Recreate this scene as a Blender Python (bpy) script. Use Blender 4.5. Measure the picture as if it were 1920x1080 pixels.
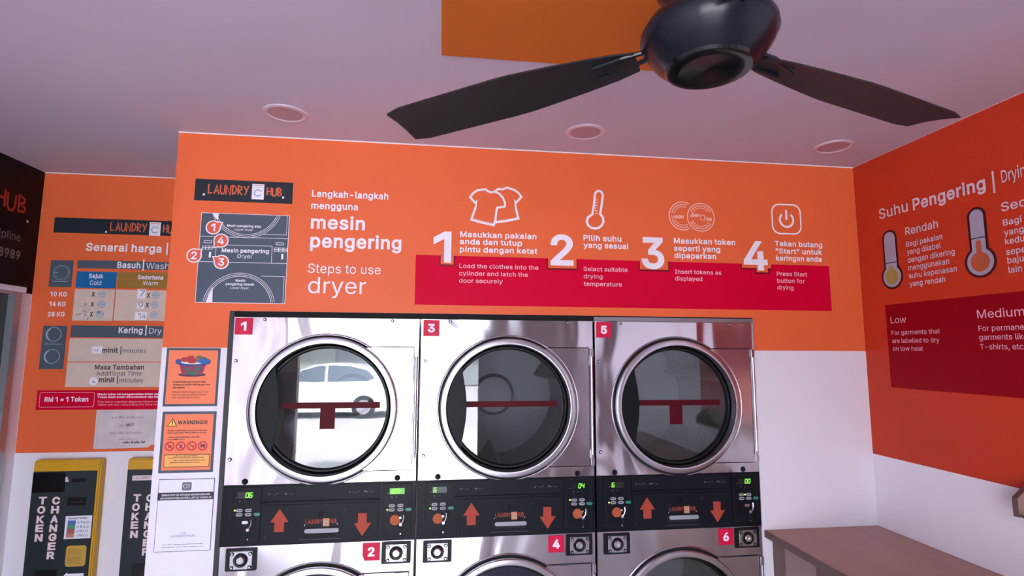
import bpy, bmesh, math, random
from mathutils import Vector, Matrix
random.seed(7)
PI = math.pi
scn = bpy.context.scene
COL = scn.collection
for o in list(bpy.data.objects): bpy.data.objects.remove(o)

# ------------------------------------------------------------------ camera
FPX = 1012.0
CAM = Vector((0.8905, -2.4625, 1.7821))
yaw, pit, rol = 0.1299, 0.1155, 0.0048
CF = Vector((math.sin(yaw)*math.cos(pit), math.cos(yaw)*math.cos(pit), math.sin(pit)))
r0 = Vector((math.cos(yaw), -math.sin(yaw), 0)); u0 = r0.cross(CF)
CR = math.cos(rol)*r0 + math.sin(rol)*u0
CU = -math.sin(rol)*r0 + math.cos(rol)*u0
cd = bpy.data.cameras.new('camera'); cam = bpy.data.objects.new('camera', cd); COL.objects.link(cam)
cd.sensor_width = 36; cd.lens = FPX/1920*36; cd.clip_start = .02; cd.clip_end = 300
m = Matrix((CR, CU, -CF)).transposed().to_4x4(); m.translation = CAM
cam.matrix_world = m
scn.camera = cam

# ------------------------------------------------------------------ light
scn.view_settings.view_transform = 'Standard'
scn.view_settings.look = 'None'
scn.view_settings.exposure = 0.0
scn.view_settings.gamma = 1.0
scn.view_settings.use_curve_mapping = False
w = bpy.data.worlds.new('overcast_sky'); scn.world = w; w.use_nodes = True
bg = w.node_tree.nodes['Background']
bg.inputs[0].default_value = (0.83, 0.86, 1.0, 1)
bg.inputs[1].default_value = 14.5
sd = bpy.data.lights.new('sun', 'SUN'); sun = bpy.data.objects.new('sun', sd); COL.objects.link(sun)
sd.energy = 60.0; sd.angle = math.radians(6); sd.color = (1, .96, .9)
sun.rotation_euler = (math.radians(-36), math.radians(-8), 0)     # high sun over the street
pd = bpy.data.lights.new('shopfront_daylight_portal', 'AREA'); po = bpy.data.objects.new('shopfront_daylight_portal', pd); COL.objects.link(po)
OX0, OX1, OY, OZ = -.86, 1.38, -4.5, 2.5
pd.shape = 'RECTANGLE'; pd.size = OX1-OX0; pd.size_y = OZ
po.location = ((OX0+OX1)/2, OY-.02, OZ/2); po.rotation_euler = (PI/2, 0, 0)
pd.cycles.is_portal = True

# ------------------------------------------------------------------ materials
MATS = {}
def srgb(r, g, b):
    f = lambda c: (c/255/12.92) if c/255 <= .04045 else ((c/255+.055)/1.055)**2.4
    return (f(r), f(g), f(b), 1)
def mat(name, col, rough=.5, metal=0., emit=None, es=0., bump=None, var=None, coat=0., spec=None):
    if name in MATS: return MATS[name]
    if spec is None and ('print' in name or 'vinyl' in name or 'letter' in name or 'panel' in name): spec = .22
    mt = bpy.data.materials.new(name); mt.use_nodes = True
    nt = mt.node_tree; b = nt.nodes['Principled BSDF']
    b.inputs['Base Color'].default_value = col if len(col) == 4 else (*col, 1)
    b.inputs['Roughness'].default_value = rough; b.inputs['Metallic'].default_value = metal
    b.inputs['Coat Weight'].default_value = coat
    if spec is not None: b.inputs['Specular IOR Level'].default_value = spec
    if emit: b.inputs['Emission Color'].default_value = (*emit, 1); b.inputs['Emission Strength'].default_value = es
    if bump or var:
        tc = nt.nodes.new('ShaderNodeTexCoord')
    if bump:                                        # (scale, strength, distance[, stretch])
        no = nt.nodes.new('ShaderNodeTexNoise'); no.inputs['Scale'].default_value = bump[0]; no.inputs['Detail'].default_value = bump[4] if len(bump) > 4 else 3
        mp = nt.nodes.new('ShaderNodeMapping'); mp.inputs['Scale'].default_value = bump[3] if len(bump) > 3 else (1, 1, 1)
        bu = nt.nodes.new('ShaderNodeBump'); bu.inputs['Strength'].default_value = bump[1]; bu.inputs['Distance'].default_value = bump[2]
        nt.links.new(tc.outputs['Object'], mp.inputs[0]); nt.links.new(mp.outputs[0], no.inputs['Vector'])
        nt.links.new(no.outputs['Fac'], bu.inputs['Height']); nt.links.new(bu.outputs[0], b.inputs['Normal'])
    if var:                                         # (scale, amount, stretch)
        no = nt.nodes.new('ShaderNodeTexNoise'); no.inputs['Scale'].default_value = var[0]; no.inputs['Detail'].default_value = 5
        mp = nt.nodes.new('ShaderNodeMapping'); mp.inputs['Scale'].default_value = var[2] if len(var) > 2 else (1, 1, 1)
        cr = nt.nodes.new('ShaderNodeValToRGB'); c = b.inputs['Base Color'].default_value
        cr.color_ramp.elements[0].position = .3; cr.color_ramp.elements[1].position = .7
        cr.color_ramp.elements[0].color = (c[0]*(1-var[1]), c[1]*(1-var[1]), c[2]*(1-var[1]), 1)
        cr.color_ramp.elements[1].color = (min(1, c[0]*(1+var[1])), min(1, c[1]*(1+var[1])), min(1, c[2]*(1+var[1])), 1)
        nt.links.new(tc.outputs['Object'], mp.inputs[0]); nt.links.new(mp.outputs[0], no.inputs['Vector'])
        nt.links.new(no.outputs['Fac'], cr.inputs[0]); nt.links.new(cr.outputs[0], b.inputs['Base Color'])
    MATS[name] = mt
    return mt
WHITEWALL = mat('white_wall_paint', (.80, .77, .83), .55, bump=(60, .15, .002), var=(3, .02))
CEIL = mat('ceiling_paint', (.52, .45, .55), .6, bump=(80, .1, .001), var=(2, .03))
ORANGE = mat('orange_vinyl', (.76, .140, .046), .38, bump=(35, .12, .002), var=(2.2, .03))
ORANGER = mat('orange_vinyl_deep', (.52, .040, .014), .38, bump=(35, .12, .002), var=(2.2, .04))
OCHREP = mat('orange_ceiling_paint', (.54, .125, .006), .5, var=(3, .05))
CRIM = mat('crimson_print', (.60, .001, .032), .45, spec=.07)
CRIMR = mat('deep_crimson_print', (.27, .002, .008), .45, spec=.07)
CRIMD = mat('dark_crimson_print', (.16, .002, .010), .45)
TABC = mat('tan_orange_print', (.60, .16, .06), .4)
WPR = mat('white_print', (.88, .85, .92), .5)
PINKP = mat('pale_pink_print', (.86, .45, .55), .5)
SLATE = mat('slate_print', (.075, .10, .135), .45)
PLATE = mat('charcoal_print', (.018, .024, .033), .45)
INK = mat('black_ink', (.02, .018, .022), .5)
FADEINK = mat('faded_ink', (.36, .30, .33), .6)
LOGOO = mat('logo_orange_print', (.62, .13, .06), .5)
BLUEC = mat('blue_cell_print', (.008, .14, .36), .45)
OCHRE = mat('ochre_cell_print', (.32, .17, .035), .45)
BEIGE = mat('beige_cell_print', (.66, .53, .45), .5, var=(20, .05))
LBLUE = mat('pale_blue_print', (.30, .42, .55), .5)
PAPER = mat('white_paper', (.80, .79, .90), .6)
OLDPAPER = mat('stained_paper', (.62, .55, .56), .7, var=(12, .12))
POSTERO = mat('poster_orange', (.86, .20, .08), .45)
BLACKP = mat('black_board', (.010, .005, .006), .35, var=(4, .3), spec=.1)
HUBRED = mat('dark_red_letter', (.35, .035, .02), .5)
def steel_mat(name, col, rough, wavy):
    mt = mat(name, col, rough, 1.0)
    nt = mt.node_tree; b = nt.nodes['Principled BSDF']
    tc = nt.nodes.new('ShaderNodeTexCoord'); mp = nt.nodes.new('ShaderNodeMapping'); mp.inputs['Scale'].default_value = (3.2, 1, 1.4)
    n1 = nt.nodes.new('ShaderNodeTexNoise'); n1.inputs['Scale'].default_value = 1.0; n1.inputs['Detail'].default_value = 1.5; n1.inputs['Distortion'].default_value = .8
    b1 = nt.nodes.new('ShaderNodeBump'); b1.inputs['Strength'].default_value = 1.0; b1.inputs['Distance'].default_value = wavy
    m2 = nt.nodes.new('ShaderNodeMapping'); m2.inputs['Scale'].default_value = (3, 3, 160)
    n2 = nt.nodes.new('ShaderNodeTexNoise'); n2.inputs['Scale'].default_value = 4; n2.inputs['Detail'].default_value = 3
    b2 = nt.nodes.new('ShaderNodeBump'); b2.inputs['Strength'].default_value = .12; b2.inputs['Distance'].default_value = .0004
    g = nt.nodes.new('ShaderNodeNewGeometry')
    nt.links.new(g.outputs['Position'], mp.inputs[0]); nt.links.new(mp.outputs[0], n1.inputs['Vector']); nt.links.new(n1.outputs['Fac'], b1.inputs['Height'])
    nt.links.new(tc.outputs['Object'], m2.inputs[0]); nt.links.new(m2.outputs[0], n2.inputs['Vector']); nt.links.new(n2.outputs['Fac'], b2.inputs['Height'])
    nt.links.new(b1.outputs[0], b2.inputs['Normal']); nt.links.new(b2.outputs[0], b.inputs['Normal'])
    return mt
STEEL = steel_mat('brushed_stainless_sheet', (.60, .57, .60), .15, .030)
STEELD = steel_mat('stainless_door_plate', (.60, .57, .60), .16, .010)
RING = mat('satin_steel_ring', (.58, .56, .60), .24, 1.0)
CHROME = mat('chrome', (.78, .77, .80), .12, 1.0)
GASKET = mat('black_rubber', (.006, .006, .008), .4, spec=.25)
HANDLE = mat('black_moulded_plastic', (.005, .006, .009), .42, spec=.15)
PANEL = mat('black_control_panel', (.006, .007, .011), .36, spec=.14)
PANELM = mat('charcoal_access_panel', (.008, .009, .014), .42, spec=.14)
GAPM = mat('dark_gap', (.006, .006, .007), .8)
TAPE = mat('dark_red_tape', (.075, .004, .010), .5, spec=.1)
NUMRED = mat('red_number_vinyl', (.60, .008, .055), .4)
ARROW = mat('arrow_orange_vinyl', (.38, .055, .03), .5)
DISC = mat('orange_disc_vinyl', (.42, .10, .035), .5)
LEDG = mat('green_led', (.1, .8, .05), .5, emit=(.22, 1.0, .03), es=2.2)
LEDW = mat('green_pilot_lamp', (.3, .8, .1), .5, emit=(.45, 1.0, .08), es=2.5)
LCD = mat('lit_green_display', (.1, .35, .08), .4, emit=(.12, .40, .06), es=.7)
LCDD = mat('dark_display', (.01, .014, .012), .2)
BTN = mat('grey_button', (.33, .33, .36), .4)
BTNG = mat('green_button', (.02, .22, .15), .4)
GREYP = mat('grey_plastic_grip', (.30, .32, .37), .4)
DIMP = mat('dim_legend_print', (.09, .09, .11), .6)
YELLOW = mat('yellow_cabinet_paint', (.62, .33, .012), .4)
TEALB = mat('dark_teal_front', (.012, .020, .026), .4)
TOKP = mat('pinkish_white_letter', (.80, .68, .68), .5)
TOKO = mat('maroon_letter_outline', (.20, .05, .05), .5)
WOOD = mat('brown_laminate', (.36, .18, .145), .42, var=(6, .12, (1, .12, 1)))
WOODD = mat('dark_laminate_edge', (.13, .078, .070), .5, var=(6, .15, (1, 1, .2)))
WOODL = mat('pale_laminate_panel', (.33, .22, .20), .5, var=(9, .12, (1, 1, .1)))
FANB = mat('navy_black_fan_enamel', (.006, .008, .013), .25, spec=.3)
FANBL = mat('dark_brown_fan_blade', (.014, .010, .012), .5, spec=.3)
ALU = mat('satin_aluminium', (.42, .45, .50), .35, .8)
DGLASS = mat('dark_door_glass', (.012, .013, .014), .12)
DRUM = None
def drum_mat():
    mt = mat('perforated_drum_steel', (.55, .56, .56), .45, .45); nt = mt.node_tree; b = nt.nodes['Principled BSDF']
    uv = nt.nodes.new('ShaderNodeUVMap'); mp = nt.nodes.new('ShaderNodeMapping'); mp.inputs['Rotation'].default_value = (0, 0, PI/4)
    vo = nt.nodes.new('ShaderNodeTexVoronoi'); vo.voronoi_dimensions = '2D'; vo.inputs['Scale'].default_value = 100; vo.inputs['Randomness'].default_value = 0
    cr = nt.nodes.new('ShaderNodeValToRGB'); cr.color_ramp.elements[0].position = .30; cr.color_ramp.elements[1].position = .36
    cr.color_ramp.elements[0].color = (.01, .01, .01, 1); cr.color_ramp.elements[1].color = (.55, .56, .56, 1)
    nt.links.new(uv.outputs[0], mp.inputs[0]); nt.links.new(mp.outputs[0], vo.inputs['Vector']); nt.links.new(vo.outputs['Distance'], cr.inputs[0]); nt.links.new(cr.outputs[0], b.inputs['Base Color'])
    return mt
DRUM = drum_mat()
DRUMB = mat('drum_back_steel', (.48, .50, .50), .45, .4, bump=(3, .5, .03))
def glass_mat(name='tinted_door_glass', tint=(.74, .76, .78, 1)):
    mt = bpy.data.materials.new(name); mt.use_nodes = True; nt = mt.node_tree; nt.nodes.clear()
    o = nt.nodes.new('ShaderNodeOutputMaterial'); mx = nt.nodes.new('ShaderNodeMixShader'); fr = nt.nodes.new('ShaderNodeFresnel'); fr.inputs[0].default_value = 1.72
    t = nt.nodes.new('ShaderNodeBsdfTransparent'); t.inputs[0].default_value = tint
    g = nt.nodes.new('ShaderNodeBsdfGlossy'); g.inputs['Roughness'].default_value = .01
    nt.links.new(fr.outputs[0], mx.inputs[0]); nt.links.new(t.outputs[0], mx.inputs[1]); nt.links.new(g.outputs[0], mx.inputs[2]); nt.links.new(mx.outputs[0], o.inputs[0])
    return mt
GLASS = glass_mat()

# ------------------------------------------------------------------ mesh helpers
WL = {}                                             # world origin of every parent
def tag(o, label=None, cat=None, group=None, kind=None):
    if label: o['label'] = label
    if cat: o['category'] = cat
    if group: o['group'] = group
    if kind: o['kind'] = kind
    return o
def thing(name, loc, label, cat, group=None):
    o = bpy.data.objects.new(name, None); COL.objects.link(o); o.location = loc; o.empty_display_size = .05
    WL[o.name] = Vector(loc); return tag(o, label, cat, group)
def link(name, me, mt, parent=None, smooth=None, label=None):
    o = bpy.data.objects.new(name, me); COL.objects.link(o)
    if mt and not me.materials: me.materials.append(mt)
    if smooth is not None:
        for p in me.polygons: p.use_smooth = True
        me.set_sharp_from_angle(angle=math.radians(smooth))
    base = WL[parent.name] if parent else Vector((0, 0, 0))
    if parent:
        o.parent = parent; me.transform(Matrix.Translation(-base)); WL[o.name] = base
    else:
        vs = [v.co for v in me.vertices]
        c = Vector(((min(v.x for v in vs)+max(v.x for v in vs))/2, (min(v.y for v in vs)+max(v.y for v in vs))/2, min(v.z for v in vs)))
        me.transform(Matrix.Translation(-c)); o.location = c; WL[o.name] = c
    if label: o['label'] = label
    return o
def build(name, vf, mt, parent=None, smooth=None, label=None):
    v, f = vf; me = bpy.data.meshes.new(name); me.from_pydata([tuple(p) for p in v], [], f); me.update()
    o = link(name, me, mt, parent, smooth, label)
    if name in ('small_print', 'button_legend', 'ledge_legend', 'sign_text', 'worn_residue', 'status_lamps'): o['kind'] = 'stuff'
    return o
def join(*parts):
    V, F = [], []
    for v, f in parts:
        k = len(V); V += list(v); F += [tuple(i+k for i in q) for q in f]
    return V, F
def box(x0, x1, y0, y1, z0, z1):
    v = [(x, y, z) for x in (x0, x1) for y in (y0, y1) for z in (z0, z1)]
    return v, [(0, 1, 3, 2), (4, 6, 7, 5), (0, 4, 5, 1), (2, 3, 7, 6), (0, 2, 6, 4), (1, 5, 7, 3)]
def bbox(x0, x1, y0, y1, z0, z1, b=.003):           # box with chamfered edges
    bm = bmesh.new(); v, f = box(x0, x1, y0, y1, z0, z1)
    vs = [bm.verts.new(p) for p in v]; [bm.faces.new([vs[i] for i in q]) for q in f]
    bmesh.ops.recalc_face_normals(bm, faces=bm.faces)
    bmesh.ops.bevel(bm, geom=bm.edges[:], offset=b, segments=2, affect='EDGES')
    bm.verts.index_update(); r = [tuple(q.co) for q in bm.verts], [tuple(q.index for q in fa.verts) for fa in bm.faces]; bm.free(); return r
def lathe(prof, c, axis='y', n=72, a0=0, a1=2*PI):
    full = abs(a1-a0-2*PI) < 1e-6; cnt = n if full else n+1; V, F = [], []
    for i in range(cnt):
        a = a0+(a1-a0)*i/n
        for r, h in prof:
            if axis == 'y': V.append((c[0]+r*math.cos(a), c[1]+h, c[2]+r*math.sin(a)))
            elif axis == 'z': V.append((c[0]+r*math.cos(a), c[1]+r*math.sin(a), c[2]+h))
            else: V.append((c[0]+h, c[1]+r*math.cos(a), c[2]+r*math.sin(a)))
    k = len(prof)
    for i in range(n):
        j = (i+1) % cnt
        for q in range(k-1): F.append((i*k+q, i*k+q+1, j*k+q+1, j*k+q))
    return V, F
def cyl(c, r, h0, h1, axis='y', n=24, b=0):
    pr = [(1e-5, h0), (r-b, h0), (r, h0+b*(1 if h1 > h0 else -1)), (r, h1)] if b else [(1e-5, h0), (r, h0), (r, h1)]
    return lathe(pr+[(1e-5, h1)], c, axis, n)
def prism(poly, y0, y1):                            # polygon in x,z extruded along y
    n = len(poly); V = [(x, y0, z) for x, z in poly]+[(x, y1, z) for x, z in poly]
    return V, [tuple(range(n)), tuple(range(2*n-1, n-1, -1))]+[(i, i+n, (i+1) % n+n, (i+1) % n) for i in range(n)]
def tube(pts, r, n=8):
    pts = [Vector(p) for p in pts]; V, F = [], []
    for i, p in enumerate(pts):
        d = (pts[min(i+1, len(pts)-1)]-pts[max(i-1, 0)]).normalized()
        s = d.orthogonal().normalized() if i == 0 else (s-d*s.dot(d)).normalized()
        t = d.cross(s)
        for k in range(n):
            a = 2*PI*k/n; V.append(p+(s*math.cos(a)+t*math.sin(a))*r)
    for i in range(len(pts)-1):
        for k in range(n): F.append((i*n+k, i*n+(k+1) % n, (i+1)*n+(k+1) % n, (i+1)*n+k))
    F.append(tuple(range(n))); F.append(tuple((len(pts)-1)*n+k for k in range(n)))
    return V, F
def sheet_with_hole(x0, x1, z0, z1, cx, cz, r, y, t=.0015, n=96):
    ang = [2*PI*i/n for i in range(n)]+[math.atan2(z-cz, x-cx) % (2*PI) for x in (x0, x1) for z in (z0, z1)]
    ang = sorted(set(round(a, 6) for a in ang)); V, F = [], []
    for a in ang:
        c, s = math.cos(a), math.sin(a); ts = []
        if c > 1e-9: ts.append((x1-cx)/c)
        if c < -1e-9: ts.append((x0-cx)/c)
        if s > 1e-9: ts.append((z1-cz)/s)
        if s < -1e-9: ts.append((z0-cz)/s)
        R = min(ts); ri = min(r, R)
        V += [(cx+ri*c, y, cz+ri*s), (cx+R*c, y, cz+R*s), (cx+ri*c, y+t, cz+ri*s), (cx+R*c, y+t, cz+R*s)]
    k = len(ang)
    for i in range(k):
        j = (i+1) % k; a, b = 4*i, 4*j
        F += [(a, a+1, b+1, b), (a+2, b+2, b+3, a+3), (a, b, b+2, a+2), (a+1, a+3, b+3, b+1)]
    return V, F

# ------------------------------------------------------------------ flat print on planes
XL, XR, D, XAL = -0.2744, 2.9956, 0.6961, -1.2678   # partition end, right wall, alcove wall, left wall
ZC, ZOR, ZT = 2.7361, 1.7882, .9552
class Pl:
    def __init__(s, o, u, n): s.o = Vector(o); s.u = Vector(u); s.n = Vector(n); s.k = 0
    def p(s, u, v, lift=0): return s.o+s.u*u+Vector((0, 0, v))+s.n*lift
    def px(s, x, y):                                # photograph measurement -> metres on this surface
        d = CR*((x-960)/FPX)-CU*((y-540)/FPX)+CF; t = (s.o-CAM).dot(s.n)/d.dot(s.n); q = CAM+d*t-s.o
        return q.dot(s.u), q.z
MAIN = Pl((0, 0, 0), (1, 0, 0), (0, -1, 0))
ALC = Pl((0, D, 0), (1, 0, 0), (0, -1, 0))
RGT = Pl((XR, 0, 0), (0, -1, 0), (-1, 0, 0))
LFT = Pl((XAL, 0, 0), (0, 1, 0), (1, 0, 0))
STEP = .0007
def crop(s, ox, oy): return lambda x, y: (ox+x/s, oy+y/s)
def rect(a, b): return [(a[0], a[1]), (b[0], a[1]), (b[0], b[1]), (a[0], b[1])]
def prect(pl, c, x0, y0, x1, y1): return rect(pl.px(*c(x0, y0)), pl.px(*c(x1, y1)))
from mathutils.geometry import delaunay_2d_cdt
def pip(x, y, q):                                   # winding number, so a contour may cross itself
    r = 0; x0, y0 = q[-1]
    for x1, y1 in q:
        if (y0 > y) != (y1 > y) and x < (x1-x0)*(y-y0)/(y1-y0)+x0: r += 1 if y1 > y0 else -1
        x0, y0 = x1, y1
    return r != 0
def union(shapes, eps=1e-5):                        # shapes: [outer, hole, hole ...]; returns one clean flat mesh of all of them
    pts, eds = [], []
    for sh in shapes:
        for q in sh: b = len(pts); pts += [Vector(v) for v in q]; eds += [(b+i, b+(i+1) % len(q)) for i in range(len(q))]
    r = delaunay_2d_cdt(pts, eds, [], 0, eps); V = [(v.x, v.y) for v in r[0]]; F = []
    bb = [(min(p[0] for p in sh[0]), max(p[0] for p in sh[0]), min(p[1] for p in sh[0]), max(p[1] for p in sh[0])) for sh in shapes]
    for f in r[2]:
        x = sum(V[i][0] for i in f)/len(f); y = sum(V[i][1] for i in f)/len(f)
        for sh, b in zip(shapes, bb):
            if b[0] < x < b[1] and b[2] < y < b[3] and pip(x, y, sh[0]) and not any(pip(x, y, h) for h in sh[1:]): F.append(tuple(f)); break
    return V, F
def flat(name, pl, polys, layer, mt, parent, th=0, label=None):
    lf = STEP*layer
    if len(polys) > 1:
        v, F = union([[q] for q in polys], 1e-6); V = [pl.p(a, b, lf) for a, b in v]
    else:
        q = polys[0]; n = len(q); V = [pl.p(u, v, lf+th) for u, v in q]+[pl.p(u, v, max(0, lf-STEP*.8)) for u, v in q]
        F = [tuple(range(n))]+[(i, (i+1) % n, n+(i+1) % n, n+i) for i in range(n)]
    return build(name, (V, F), mt, parent, label=label)
def stroke(pts, w, closed=False):
    pts = [Vector((p[0], p[1])) for p in pts]; n = len(pts); L, R_ = [], []
    for i in range(n):
        a = pts[i-1] if (i > 0 or closed) else None; b = pts[(i+1) % n] if (i < n-1 or closed) else None
        d1 = (pts[i]-a).normalized() if a is not None else None; d2 = (b-pts[i]).normalized() if b is not None else None
        d1 = d1 or d2; d2 = d2 or d1
        n1 = Vector((-d1.y, d1.x)); n2 = Vector((-d2.y, d2.x)); mm = n1+n2
        if mm.length < .2: mm = n1
        mm.normalize(); k = w/2/max(.45, mm.dot(n1)); L.append(pts[i]+mm*k); R_.append(pts[i]-mm*k)
    out = []
    for i in range(n if closed else n-1):
        j = (i+1) % n; out.append([tuple(L[i]), tuple(R_[i]), tuple(R_[j]), tuple(L[j])])
    return out
def arc(cx, cy, r, a0=0, a1=360, n=None, ry=None):
    n = n or max(6, int(abs(a1-a0)/7)); ry = ry or r
    return [(cx+r*math.cos(math.radians(a0+(a1-a0)*i/n)), cy+ry*math.sin(math.radians(a0+(a1-a0)*i/n))) for i in range(n+(0 if abs(a1-a0) == 360 else 1))]
def disc(cx, cy, r, ry=None, n=28): return arc(cx, cy, r, 0, 360, n, ry)
def circ(cx, cy, r, w, ry=None): return stroke(arc(cx, cy, r, 0, 360, 36, ry), w, True)
def rrect(x0, y0, x1, y1, r, n=5):
    P = []
    for cx, cy, a in ((x1-r, y1-r, 0), (x0+r, y1-r, 90), (x0+r, y0+r, 180), (x1-r, y0+r, 270)): P += arc(cx, cy, r, a, a+90, n)
    return P
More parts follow.
